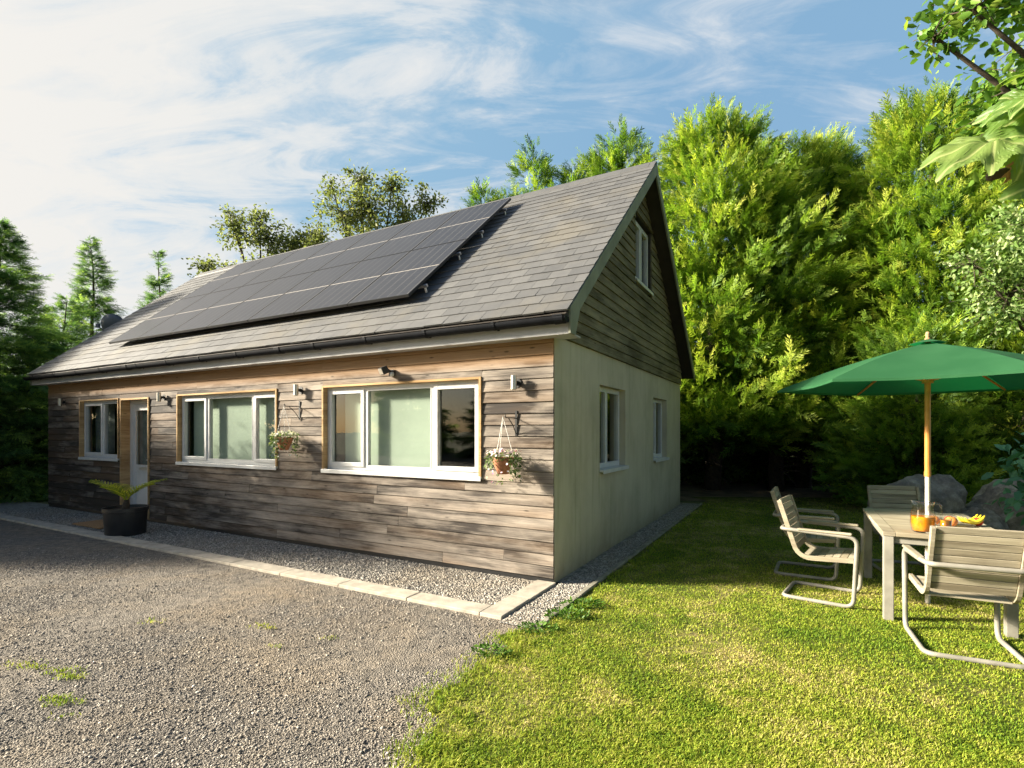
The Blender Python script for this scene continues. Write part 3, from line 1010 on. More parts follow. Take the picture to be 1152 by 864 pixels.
# roof: slabs, slates, ridge
roof = empty('roof', parent=house)
b = MB()
x0, x1 = -HW - VERGE, VERGE
fx = lambda yy, zz_, rr: (rr, yy, zz_)
b.prism([(-0.30, roof_z(-0.30) - 0.035), (RY, APEX - 0.035), (RY, APEX - 0.13), (-0.19, roof_z(-0.19) - 0.13), (-0.19, roof_z(-0.19) - 0.06)], fx, x0 + 0.02, x1 - 0.02)
m_ = lambda y: HD - y
b.prism([(m_(-0.22), roof_z(-0.22) - 0.035), (RY, APEX - 0.036), (RY, APEX - 0.131), (m_(-0.19), roof_z(-0.19) - 0.13)], fx, x0 + 0.02, x1 - 0.02)
b.build('roof_deck', 'soffit', roof)
b = MB()
ca, sa = math.cos(math.atan(SL)), math.sin(math.atan(SL))
def on_slope(x, d, n):           # d up the slope from the eaves edge, n off the surface
    return (x, -0.300 + d * ca - n * sa, roof_z(-0.300) + d * sa + n * ca)
LEN = (RY + 0.300) / ca
EXP = 0.200
row = 0; d = 0.0
while d < LEN - 0.02:
    d1 = min(d + EXP + 0.02, LEN)
    x = x0 - 0.01 + (0.125 if row % 2 else 0.0) - 0.25
    while x < x1:
        xa, xb = max(x + 0.002, x0), min(x + 0.248, x1)
        if xb - xa > 0.02:
            j = random.uniform(-0.005, 0.005); k1 = random.uniform(-0.002, 0.0035); k2 = random.uniform(-0.002, 0.0035)
            t = random.random()
            vs = [on_slope(xa, d + j, 0.010 + k1), on_slope(xb, d + j + random.uniform(-.002, .002), 0.010 + k2), on_slope(xb, d1, 0.001), on_slope(xa, d1, 0.001),
                  on_slope(xa, d + j, -0.008), on_slope(xb, d + j, -0.008), on_slope(xb, d1, -0.012), on_slope(xa, d1, -0.012)]
            b.add(vs, [(0, 1, 2, 3), (4, 5, 1, 0), (5, 6, 2, 1), (7, 4, 0, 3), (4, 7, 6, 5)], t)
        x += 0.25
    row += 1; d += EXP
b.add([(x0, m_(-0.26), roof_z(-0.26)), (x1, m_(-0.26), roof_z(-0.26)), (x1, RY, APEX), (x0, RY, APEX)], [(0, 1, 2, 3)], 0.4)
b.build('slates', 'slate', roof)
b = MB()
x = x0
while x < x1 - 0.05:
    xe = min(x + 0.45, x1 + 0.005)
    j = random.uniform(-0.004, 0.004)
    b.prism([(RY - 0.15, APEX - 0.15 * SL + 0.020 + j), (RY, APEX + 0.030 + j), (RY + 0.15, APEX - 0.15 * SL + 0.020 + j), (RY + 0.15, APEX - 0.15 * SL + 0.004), (RY, APEX + 0.012), (RY - 0.15, APEX - 0.15 * SL + 0.006)], fx, x + 0.002, xe - 0.002, random.random() * 0.4)
    x = xe
b.build('ridge', 'slate', roof)

# barge boards on both gables
for xa, xb in ((VERGE - 0.018, VERGE + 0.006), (-HW - VERGE - 0.006, -HW - VERGE + 0.018)):
    b = MB()
    b.prism([(-0.235, 2.565), (-0.235, roof_z(-0.235) - 0.014), (RY, APEX - 0.014), (RY, APEX - 0.205), (0.02, roof_z(0.02) - 0.205), (-0.10, 2.565)], fx, xa, xb)
    b.build('bargeboard', 'barge', house)
    b = MB()
    b.prism([(m_(-0.19), roof_z(-0.19) - 0.17), (m_(-0.22), roof_z(-0.22) - 0.014), (RY + 0.002, APEX - 0.014), (RY + 0.002, APEX - 0.20)], fx, xa, xb)
    b.build('bargeboard', 'barge', house)
b = MB()
b.box(x0 + 0.02, x1 - 0.02, -0.215, -0.19, 2.565, 2.80)
b.build('fascia', 'fascia', house)
b = MB(); b.box(x0 + 0.02, x1 - 0.02, -0.19, -0.03, 2.568, 2.582); b.box(0.036, x1 - 0.02, -0.03, 0.1, 2.568, 2.582)
b.build('soffit', 'fascia', house)
# gutter
gut = empty('gutter', parent=house)
b = MB()
gy, gz, gr = -0.287, 2.722, 0.064
ang = [math.pi + math.pi * i / 10 for i in range(11)]
prof = [(gy + gr * math.cos(a), gz + gr * math.sin(a)) for a in ang] + [(gy + (gr - 0.004) * math.cos(a), gz + (gr - 0.004) * math.sin(a)) for a in reversed(ang)]
b.prism(prof, fx, x0 - 0.01, x1 - 0.02)
b.prism([(gy + gr * math.cos(a), gz + gr * math.sin(a)) for a in ang], fx, x1 - 0.0195, x1 - 0.010)
b.prism([(gy + gr * math.cos(a), gz + gr * math.sin(a)) for a in ang], fx, x0 - 0.02, x0 - 0.0105)
for x in np.arange(x0 + 0.2, x1, 0.0001):
    break
o = b.build('channel', 'gutter', gut); smooth_by_angle(o)
def gut_ring(xc, wd, dr):
    b = MB()
    rr = gr + dr
    pr = [(gy + rr * math.cos(a), gz + rr * math.sin(a)) for a in ang] + [(gy + (gr + 0.001) * math.cos(a), gz + (gr + 0.001) * math.sin(a)) for a in reversed(ang)]
    b.prism(pr, fx, xc - wd / 2, xc + wd / 2)
    b.box(xc - wd / 2, xc + wd / 2, gy - rr - 0.004, gy - gr - 0.001, gz, gz + 0.012)
    return b
x = x1 - 0.10
i = 0
for x in [x1 - 0.085, -0.55, -1.45, -2.35, -3.25, -3.95, -4.85, -5.75, -6.65, -7.55, -7.9, -8.8, -9.7, -10.6, -11.5]:
    wide = x in (x1 - 0.085, -3.95, -7.9)
    gb = gut_ring(x, 0.10 if wide else 0.035, 0.007 if wide else 0.005)
    if not wide: gb.box(x - 0.012, x + 0.012, -0.224, -0.2155, gz - 0.06, gz + 0.015)
    gb.build('union' if wide else 'bracket', 'gutter', gut)

# windows
def window(x_or_y, z0, wd, ht, splits, sash, side, blinds, recess, trim=True, label=None, curtain=False):
    if side == 'front':
        e = empty('window', (x_or_y, 0, z0), 0, house)
    else:
        e = empty('window', (0, x_or_y, z0), math.pi / 2, house)
    if label: e['label'] = label
    d0 = recess
    F = 0.055
    b = MB()
    b.box(0, F, d0, d0 + 0.07, 0.03, ht); b.box(wd - F, wd, d0, d0 + 0.07, 0.03, ht)
    b.box(F, wd - F, d0, d0 + 0.07, ht - F, ht); b.box(F, wd - F, d0, d0 + 0.07, 0.03, 0.03 + F)
    for s in splits: b.box(s - 0.03, s + 0.03, d0 + 0.001, d0 + 0.069, 0.03 + F, ht - F)
    b.build('frame', 'upvc', e, bevel=0.004)
    edges = [F] + [q for s in splits for q in (s - 0.03, s + 0.03)] + [wd - F]
    for i in range(len(edges) // 2):
        p, q = edges[2 * i], edges[2 * i + 1]
        zb, zt = 0.03 + F, ht - F
        if i in sash:
            b = MB(); s = 0.052; o_ = 0.012
            b.box(p - o_, p + s - o_, d0 - 0.016, d0 + 0.045, zb - o_, zt + o_); b.box(q - s + o_, q + o_, d0 - 0.016, d0 + 0.045, zb - o_, zt + o_)
            b.box(p + s - o_, q - s + o_, d0 - 0.016, d0 + 0.045, zt - s + o_, zt + o_); b.box(p + s - o_, q - s + o_, d0 - 0.016, d0 + 0.045, zb - o_, zb + s - o_)
            so_ = b.build('sash', 'upvc', e, bevel=0.004)
            gp = (p + s - o_, q - s + o_, zb + s - o_, zt - s + o_)
        else:
            gp = (p, q, zb, zt)
            b = MB(); g = 0.014
            b.box(gp[0], gp[0] + g, d0 - 0.003, d0 + 0.03, gp[2], gp[3]); b.box(gp[1] - g, gp[1], d0 - 0.003, d0 + 0.03, gp[2], gp[3])
            b.box(gp[0] + g, gp[1] - g, d0 - 0.003, d0 + 0.03, gp[2], gp[2] + g); b.box(gp[0] + g, gp[1] - g, d0 - 0.003, d0 + 0.03, gp[3] - g, gp[3])
            b.build('bead', 'upvc', e)
        b = MB()
        b.add([(gp[0], d0 + 0.028, gp[2]), (gp[1], d0 + 0.028, gp[2]), (gp[1], d0 + 0.028, gp[3]), (gp[0], d0 + 0.028, gp[3])], [(0, 1, 2, 3)])
        b.build('pane', 'glass', e)
    if blinds:
        for (p, q, zl) in blinds:
            b = MB()
            b.box(p, q, d0 + 0.13, d0 + 0.134, zl, ht - 0.03)
            b.cyl((p, d0 + 0.132, zl), (q, d0 + 0.132, zl), 0.011, n=8)
            b.build('blind', 'blind', e)
    if curtain:
        b = MB()
        vs = []; fs = []
        nn = 26
        for i in range(nn + 1):
            xx = 0.06 + (wd - 0.12) * i / nn
            yy = d0 + 0.17 + 0.018 * math.sin(i * 1.5)
            vs += [(xx, yy, 0.1), (xx, yy, ht - 0.05)]
        for i in range(nn):
            if 0.50 < i / nn < 0.80: continue
            fs.append((2 * i, 2 * i + 2, 2 * i + 3, 2 * i + 1))
        b.add(vs, fs); b.build('curtain', 'curtain', e, smooth=True)
    b = MB()
    lo = -0.03 if trim else 0.0
    b.box(lo, wd - lo, -0.055, d0 + 0.02, 0.0, 0.028)
    b.box(lo, wd - lo, -0.056, -0.045, -0.022, 0.027)
    b.build('sill', 'upvc', e, bevel=0.003)
    if trim:
        b = MB()
        b.box(-0.0265, 0.004, -0.042, d0 + 0.03, 0.030, ht + 0.022, 0.55); b.box(wd - 0.004, wd + 0.0265, -0.042, d0 + 0.03, 0.030, ht + 0.022, 0.45)
        b.box(0.0041, wd - 0.0041, -0.042, d0 + 0.03, ht - 0.004, ht + 0.022, 0.4)
        b.build('trim', 'trim', e, bevel=0.002)
    return e

window(-3.40, 1.06, 2.49, 1.13, [0.70, 1.80], {0, 2}, 'front', [(0.20, 1.79, 0.05)], 0.035, label='wide three pane window, right pane clear of its blind')
window(-6.87, 1.06, 2.49, 1.13, [0.73, 1.90], {0, 2}, 'front', [(0.12, 2.42, 0.05)], 0.035, label='wide three pane window with pale blind drawn across')
window(-10.28, 1.06, 1.46, 1.13, [0.77], {0}, 'front', None, 0.035, label='two pane window beside the door', curtain=True)
window(GW[0][0], GW[0][2], GW[0][1] - GW[0][0], GW[0][3] - GW[0][2], [0.52], set(), 'gable', None, 0.09, trim=False, curtain=True)
window(GW[1][0], GW[1][2], GW[1][1] - GW[1][0], GW[1][3] - GW[1][2], [0.50], {0}, 'gable', None, 0.09, trim=False, curtain=True)
window(UW[0], UW[2], UW[1] - UW[0], UW[3] - UW[2], [0.52], {0, 1}, 'gable', None, 0.05, trim=False)

# door
dd = empty('door', (DOOR[0], 0, DOOR[2]), 0, house)
dw, dh = DOOR[1] - DOOR[0], DOOR[3] - DOOR[2]
rc = 0.11
b = MB()
b.box(-0.0265, 0.004, -0.045, rc + 0.03, 0.0, dh + 0.028, 0.5); b.box(dw - 0.004, dw + 0.0265, -0.045, rc + 0.03, 0.0, dh + 0.028, 0.4)
b.box(0.0041, dw - 0.0041, -0.045, rc + 0.03, dh - 0.004, dh + 0.028, 0.5)
b.build('trim', 'trim', dd, bevel=0.002)
b = MB()
b.box(0.0005, 0.065, rc, rc + 0.07, 0.03, dh); b.box(dw - 0.065, dw - 0.0005, rc, rc + 0.07, 0.03, dh)
b.box(0.065, dw - 0.065, rc, rc + 0.07, dh - 0.07, dh - 0.0005); b.box(0.0005, dw - 0.0005, rc - 0.02, rc + 0.07, 0.0, 0.03)
b.build('frame', 'upvc', dd, bevel=0.004)
b = MB()
p, q, zb, zt = 0.069, dw - 0.069, 0.034, dh - 0.074
st = 0.115
b.box(p, p + st, rc + 0.008, rc + 0.055, zb, zt); b.box(q - st, q, rc + 0.008, rc + 0.055, zb, zt)
b.box(p + st, q - st, rc + 0.008, rc + 0.055, zt - st, zt); b.box(p + st, q - st, rc + 0.008, rc + 0.055, zb, zb + 0.14)
b.box(p + st, q - st, rc + 0.008, rc + 0.055, 0.80, 0.93)
b.box(p + st, q - st, rc + 0.018, rc + 0.045, zb + 0.14, 0.80)
b.build('leaf', 'upvc', dd, bevel=0.004)
b = MB(); b.add([(p + st, rc + 0.03, 0.93), (q - st, rc + 0.03, 0.93), (q - st, rc + 0.03, zt - st), (p + st, rc + 0.03, zt - st)], [(0, 1, 2, 3)])
b.build('pane', 'glass', dd)
b = MB(); b.box(p + st - 0.01, q - st + 0.01, rc + 0.075, rc + 0.079, 0.92, zt - st + 0.01)
b.build('blind', 'curtain', dd)
b = MB(); b.box(q - 0.075, q - 0.045, rc - 0.006, rc + 0.008, 0.90, 1.10); b.cyl((q - 0.06, rc - 0.045, 1.03), (q - 0.06, rc, 1.03), 0.009); b.cyl((q - 0.055, rc - 0.045, 1.03), (q - 0.19, rc - 0.045, 1.03), 0.009)
b.build('handle', 'alu', dd)
b = MB(); b.box(p + st + 0.13, q - st - 0.13, rc + 0.001, rc + 0.008, 0.84, 0.89)
b.build('letterbox', 'alu', dd)

# ------------------------------------------------------------------ solar panels
PW, PL, PT0, LIFT = 1.065, 1.755, 2.05, 0.145
sm = Matrix(((1, 0, 0), (0, ca, -sa), (0, sa, ca))).to_4x4()
HM = Matrix.Translation(C0) @ Matrix.Rotation(ROT, 4, 'Z')
ords = ['first', 'second', 'third', 'fourth', 'fifth', 'sixth', 'seventh']
proto = thing('solar_panel', 'x', 'solar panel', group='solar panels on the slate roof')
b = MB()
hw, hl = PW / 2 - 0.006, PL / 2 - 0.006
g = 0.012
b.box(-hw, -hw + g, -hl, hl, -0.035, 0.002); b.box(hw - g, hw, -hl, hl, -0.035, 0.002)
b.box(-hw + g, hw - g, -hl, -hl + g, -0.035, 0.002); b.box(-hw + g, hw - g, hl - g, hl, -0.035, 0.002)
b.build('frame', 'black', proto)
b = MB(); b.add([(-hw + g, -hl + g, 0), (hw - g, -hl + g, 0), (hw - g, hl - g, 0), (-hw + g, hl - g, 0)], [(0, 1, 2, 3)])
b.add([(-hw + g, -hl + g, -0.03), (hw - g, -hl + g, -0.03), (hw - g, hl - g, -0.03), (-hw + g, hl - g, -0.03)], [(3, 2, 1, 0)])
b.build('cells', 'cells', proto)
d_low = (0.20 + 0.300) / ca
cnt = 0
for rr in range(2):
    for cc in range(7):
        o = proto if cnt == 0 else copy_tree(proto)
        cnt += 1
        xx = -(PT0 + PW * (cc + 0.5)); d = d_low + PL * (rr + 0.5)
        o.matrix_world = HM @ Matrix.Translation(on_slope(xx, d, LIFT)) @ sm
        o['label'] = 'dark solar panel in the %s row of the roof, %s from the gable end' % (['lower', 'upper'][rr], ords[cc])
rl = thing('panel_mounting_rails', 'aluminium mounting rails and hooks holding the solar panels off the slates', 'mounting rails', C0, ROT)
for d in (d_low + 0.35, d_low + 1.35, d_low + 2.15, d_low + 3.1):
    b = MB()
    pa, pb = Vector(on_slope(-(PT0 - 0.06), d, LIFT - 0.062)), Vector(on_slope(-(PT0 + 7 * PW + 0.02), d, LIFT - 0.062))
    b.tube([pa, pb], 0.026, n=4)
    b.build('rail', 'alu', rl)
    for k in range(8):
        b = MB()
        xx = -(PT0 - 0.02 + k * (7 * PW) / 7.0)
        b.cyl(on_slope(xx, d - 0.02, 0.0), on_slope(xx, d, LIFT - 0.07), 0.016, n=6)
        b.build('hook', 'alu', rl)

# satellite dish by the far gable
sd = thing('satellite_dish', 'small grey satellite dish on a mast past the far roof end', 'satellite dish', H(-12.15, 1.35, 0))
b = MB()
prof = [(0.0, 0.0), (0.10, 0.008), (0.20, 0.035), (0.29, 0.075), (0.295, 0.07), (0.20, 0.025), (0.10, -0.004), (0.0, -0.010)]
b.lathe(prof, 28)
o = b.build('dish', 'dish', sd, smooth=True, loc=(0, 0, 4.10)); o.rotation_euler = (R(68), 0, R(185))
b = MB(); b.tube([(0.34, -0.2, 3.55), (0.02, 0.06, 3.62), (0.02, 0.06, 4.28)], 0.02, n=8)
b.cyl((0.02, 0.06, 4.1), (0.0, 0.0, 4.1), 0.03)
b.build('mast', 'dish', sd)
b = MB(); b.cyl((0.0, -0.05, 3.86), (0.0, -0.42, 4.02), 0.012); b.box(-0.03, 0.03, -0.47, -0.40, 3.99, 4.08)
b.build('feed_arm', 'dish', sd)

# ------------------------------------------------------------------ wall lights, floodlight, baskets
WL = [(0.43, 2.12, 'steel up and down wall light between the wide window and the near corner'),
      (3.86, 2.17, 'steel up and down wall light between the two wide windows'),
      (7.30, 2.18, 'steel up and down wall light just right of the door'),
      (10.95, 2.19, 'steel up and down wall light at the shaded far end of the front')]
pl = thing('wall_light', WL[0][2], 'wall light', group='steel wall lights along the timber front')
b = MB(); b.lathe([(0.0, -0.078), (0.026, -0.078), (0.032, -0.074), (0.032, 0.074), (0.026, 0.078), (0.0, 0.078)], 20, (0, -0.105, 0))
o = b.build('body', 'steel', pl); smooth_by_angle(o)
b = MB(); b.box(-0.018, 0.018, -0.073, -0.024, -0.02, 0.02); b.lathe([(0.0, 0), (0.05, 0.0), (0.05, 0.012), (0.0, 0.012)], 20)
o = b.build('arm', 'black', pl)
# turn the round backplate to lie on the wall
me = o.data
for v in me.vertices[8:]:
    x_, y_, z_ = v.co; v.co = (x_, -0.012 - 0.018 - z_ + 0.012, y_)
for i, (t, z, lab) in enumerate(WL):
    o = pl if i == 0 else copy_tree(pl)
    o['label'] = lab
    o.location = H(-t, 0.0, z); o.rotation_euler = (0, 0, ROT)

fl = thing('floodlight', 'black security floodlight above the wide window nearest the corner', 'floodlight', H(-2.18, 0, 2.33), ROT)
b = MB(); b.box(-0.04, 0.04, -0.06, -0.022, -0.05, 0.03); b.build('base', 'black', fl, bevel=0.006)
b = MB(); b.tube([(0.0, -0.055, 0.0), (-0.02, -0.10, 0.03)], 0.014)
mx = Matrix.Translation((-0.05, -0.14, 0.015)) @ Euler((R(25), 0, R(-25))).to_matrix().to_4x4()
b.box(-0.06, 0.06, -0.04, 0.04, -0.045, 0.045, 0.5, mx); b.build('lamp_head', 'black', fl, bevel=0.008)
b = MB(); b.box(-0.05, 0.05, -0.043, -0.0405, -0.036, 0.036, 0.5, mx); b.build('lens', 'steel', fl)
b = MB(); b.lathe([(0.0, -0.03), (0.024, -0.02), (0.028, 0.0), (0.024, 0.02), (0.0, 0.03)], 14, (0.035, -0.085, -0.03)); b.build('sensor', 'upvc', fl, smooth=True)

def leaf_quads():
    # a leaf of two folded halves, length 1 along x
    v = [(0, 0, 0), (0.35, 0.26, 0.05), (0.75, 0.20, 0.03), (1, 0, -0.06), (0.75, -0.20, 0.03), (0.35, -0.26, 0.05), (0.4, 0, -0.02), (0.75, 0, -0.03)]
    f = [(0, 6, 1, 1), ]
    return np.array(v, float), np.array([(0, 6, 2, 1), (6, 7, 3, 2), (0, 5, 4, 6), (6, 4, 3, 7)])
LV, LF = leaf_quads()

def flower_base():
    v = [(0, 0, 0)]; f = []
    n = 10
    for k in range(n):
        a = 2 * math.pi * k / n; rr = 1.0 if k % 2 == 0 else 0.72
        v.append((rr * math.cos(a), rr * math.sin(a), 0.25))
    for k in range(n): f.append((0, 1 + k, 1 + (k + 1) % n))
    return np.array(v), np.array(f)
FV, FF = flower_base()

def basket(name_label, loc, seed, petals, cords, br):
    r = np.random.default_rng(seed)
    t = thing('hanging_basket', name_label, 'hanging basket', loc, ROT, 'hanging flower baskets on the timber front')
    b = MB(); b.lathe([(0.0, -0.13), (0.055, -0.13), (0.075, -0.08), (0.11, 0.0), (0.12, 0.045), (0.112, 0.045), (0.10, 0.0), (0.0, 0.0)], 20)
    b.build('basket', 'terracotta', t, smooth=True)
    n = 620
    a = r.uniform(0, 6.28, n)
    k = r.uniform(0, 1, n)
    trail = k < 0.5
    rad = np.where(trail, r.uniform(0.12, 0.19, n), 0.18 * np.sqrt(r.uniform(0, 1, n)))
    nst = 11
    sid = r.integers(0, nst, n); sa_ = r.uniform(0, 6.28, nst); sl_ = r.uniform(0.10, 0.30, nst)
    a = np.where(trail, sa_[sid] + r.normal(0, 0.14, n), a)
    zz_ = np.where(trail, 0.05 - r.uniform(0, 1, n) * sl_[sid], r.uniform(0.03, 0.13, n) - 0.25 * rad)
    T = np.stack([rad * np.cos(a), rad * np.sin(a), zz_], 1)
    d = np.stack([np.cos(a) + r.normal(0, .5, n), np.sin(a) + r.normal(0, .5, n), np.where(trail, -0.8, 0.3) + r.normal(0, .4, n)], 1)
    B = basis(d, r.normal(0, 0.4, (n, 3)) + [0, 0, 1]) * r.uniform(0.022, 0.045, n)[:, None, None]
    inst_mesh('foliage', LV, LF, B, T, r.uniform(0, 1, n), 'basket_leaf', t)
    n = 120
    a = r.uniform(0, 6.28, n); rad = 0.19 * np.sqrt(r.uniform(0.1, 1, n))
    tr = r.uniform(0, 1, n) < 0.2
    zz_ = np.where(tr, -r.uniform(0.0, 0.22, n), 0.10 + r.uniform(0, 0.05, n) - 0.2 * rad)
    rad = np.where(tr, r.uniform(0.15, 0.2, n), rad)
    T = np.stack([rad * np.cos(a), rad * np.sin(a), zz_], 1)
    d = r.normal(0, 0.6, (n, 3)) + np.stack([np.cos(a), np.sin(a), np.full(n, 0.9)], 1)
    Bz = basis(d, r.normal(0, 1, (n, 3)))
    B = Bz[:, :, [1, 2, 0]] * r.uniform(0.011, 0.020, n)[:, None, None]
    inst_mesh('flowers', FV, FF, B, T, r.uniform(0, 1, n) ** 2, petals, t)
    for k in range(3):
        a = R(20 + 120 * k)
        b = MB(); b.cyl((0.115 * math.cos(a), 0.115 * math.sin(a), 0.04), (0, 0, cords), 0.0028, n=5)
        b.build('cord', 'cord', t)
    return t

def bracket(label, t_, z):
    t = thing('basket_bracket', label, 'bracket', H(-t_, 0, z), ROT, 'black iron basket brackets')
    b = MB(); b.box(-0.012, 0.012, -0.034, -0.027, -0.17, 0.10); b.build('back_plate', 'black', t)
    b = MB(); b.tube([(0, -0.034, 0.02), (0, -0.26, 0.02), (0, -0.275, 0.035), (0, -0.27, 0.05)], 0.006, n=6); b.build('arm', 'black', t)
    b = MB(); b.tube(fillet([(0, -0.034, -0.15), (0, -0.10, -0.06), (0, -0.20, 0.015)], 0.08), 0.005, n=6); b.build('brace', 'black', t)
    return t
bracket('black iron bracket under the wall light nearest the corner', 0.44, 1.72)
bracket('black iron bracket between the two wide windows', 3.88, 1.92)
basket('hanging basket of pale pink flowers near the house corner', H(-0.48, -0.25, 1.28), 4, 'petal', 0.47, None)
basket('hanging basket with white flowers and trailing ivy between the wide windows', H(-3.92, -0.25, 1.47), 9, 'petal_white', 0.48, None)

# ------------------------------------------------------------------ potted palm, doormat
pp = thing('potted_palm', 'small yellow green palm in a round black pot by the door', 'potted plant', (-5.97, 8.05, 0.01))
b = MB(); b.lathe([(0.0, 0.0), (0.255, 0.0), (0.262, 0.01), (0.285, 0.36), (0.30, 0.365), (0.30, 0.42), (0.285, 0.42), (0.278, 0.37), (0.0, 0.37)], 36)
o = b.build('pot', 'pot', pp); smooth_by_angle(o)
b = MB(); b.lathe([(0.0, 0.385), (0.15, 0.383), (0.277, 0.375)], 24); b.build('soil', 'soil', pp, smooth=True)
b = MB(); b.tube([(0, 0, 0.37), (0.0, 0.01, 0.46), (0.01, 0.0, 0.53)], [0.05, 0.045, 0.03], n=10); b.build('stem', 'bark', pp, smooth=True)
for i in range(9):
    az = R(i * 137.5 + 20); ln = random.uniform(0.36, 0.5); up = random.uniform(0.95, 1.4)
    if i % 3 == 0: az = R([-8, 176, 20, 200][(i // 3) % 4]); up = 1.05; ln = 0.55
    v = []; f = []; tl = []
    rb = MB()
    pts = []
    for k in range(13):
        s = k / 12
        rr_ = ln * (s * math.cos(up * (1 - 0.55 * s)))
        zz2 = 0.50 + ln * (s * math.sin(up) - 0.36 * s * s * (1.15 - 0.4 * up))
        pts.append(Vector((rr_ * math.cos(az), rr_ * math.sin(az), zz2)))
    side = Vector((-math.sin(az), math.cos(az), 0))
    rb.tube(pts, [0.006 - 0.0004 * k for k in range(13)], n=5, t=0.7)
    for k in range(2, 13):
        s = k / 12
        d = (pts[k] - pts[k - 1]).normalized()
        for sg in (-1, 1):
            ll = 0.22 * math.sin(math.pi * (0.18 + 0.72 * s)) + 0.03
            dirv = (side * sg * 0.75 + d * 0.75 + Vector((0, 0, 0.12 - 0.2 * s))).normalized()
            a = pts[k]; w_ = d * 0.009
            mid = a + dirv * ll * 0.5; tip = a + dirv * ll + Vector((0, 0, -0.03))
            rb.add([a - w_, a + w_, mid + w_ * 0.9, mid - w_ * 0.9, tip], [(0, 1, 2, 3), (3, 2, 4)], random.random())
    rb.build('frond', 'palmleaf', pp)

dm = MB(); dm.box(-0.45, 0.45, -0.28, 0.28, 0.0, 0.022)
o = dm.build('doormat', 'coir', loc=H(-8.1, -0.55, 0.018), rz=ROT, bevel=0.006)
tag(o, 'brown coir doormat on the pebbles before the white door', 'doormat')

# ------------------------------------------------------------------ garden furniture
TC = Vector((3.86, 4.84, 0.012))
TRZ = ROT
tb = thing('garden_table', 'silvered wooden slatted garden table under the green parasol', 'table', TC, TRZ)
tw, tl_, th = 0.86, 1.52, 0.745
b = MB()
b.box(-tw / 2, -tw / 2 + 0.09, -tl_ / 2, tl_ / 2, th - 0.035, th, 0.7); b.box(tw / 2 - 0.09, tw / 2, -tl_ / 2, tl_ / 2, th - 0.035, th, 0.6)
b.box(-tw / 2 + 0.092, tw / 2 - 0.092, -tl_ / 2, -tl_ / 2 + 0.09, th - 0.035, th - 0.001, 0.65); b.box(-tw / 2 + 0.092, tw / 2 - 0.092, tl_ / 2 - 0.09, tl_ / 2, th - 0.035, th - 0.001, 0.5)
y = -tl_ / 2 + 0.095
while y < tl_ / 2 - 0.15:
    if abs(y + 0.029) < 0.04:
        b.box(-tw / 2 + 0.092, -0.035, y, y + 0.058, th - 0.028, th - 0.002, random.random()); b.box(0.035, tw / 2 - 0.092, y, y + 0.058, th - 0.028, th - 0.002, random.random())
    else:
        b.box(-tw / 2 + 0.092, tw / 2 - 0.092, y, y + 0.058, th - 0.028, th - 0.002, random.random())
    y += 0.0635
b.build('tabletop', 'garden_wood', tb, bevel=0.003)
b = MB()
b.box(-tw / 2 + 0.03, -tw / 2 + 0.055, -tl_ / 2 + 0.08, tl_ / 2 - 0.08, th - 0.095, th - 0.036); b.box(tw / 2 - 0.055, tw / 2 - 0.03, -tl_ / 2 + 0.08, tl_ / 2 - 0.08, th - 0.095, th - 0.036)
b.box(-tw / 2 + 0.08, tw / 2 - 0.08, -tl_ / 2 + 0.03, -tl_ / 2 + 0.055, th - 0.095, th - 0.036); b.box(-tw / 2 + 0.08, tw / 2 - 0.08, tl_ / 2 - 0.055, tl_ / 2 - 0.03, th - 0.095, th - 0.036)
b.build('apron', 'frame_grey', tb, bevel=0.002)
for sx in (-1, 1):
    for sy in (-1, 1):
        cx_, cy_ = sx * (tw / 2 - 0.042), sy * (tl_ / 2 - 0.042)
        b = MB(); b.box(cx_ - 0.036, cx_ + 0.036, cy_ - 0.036, cy_ + 0.036, -0.012, th - 0.037)
        b.build('leg', 'frame_grey', tb, bevel=0.005)

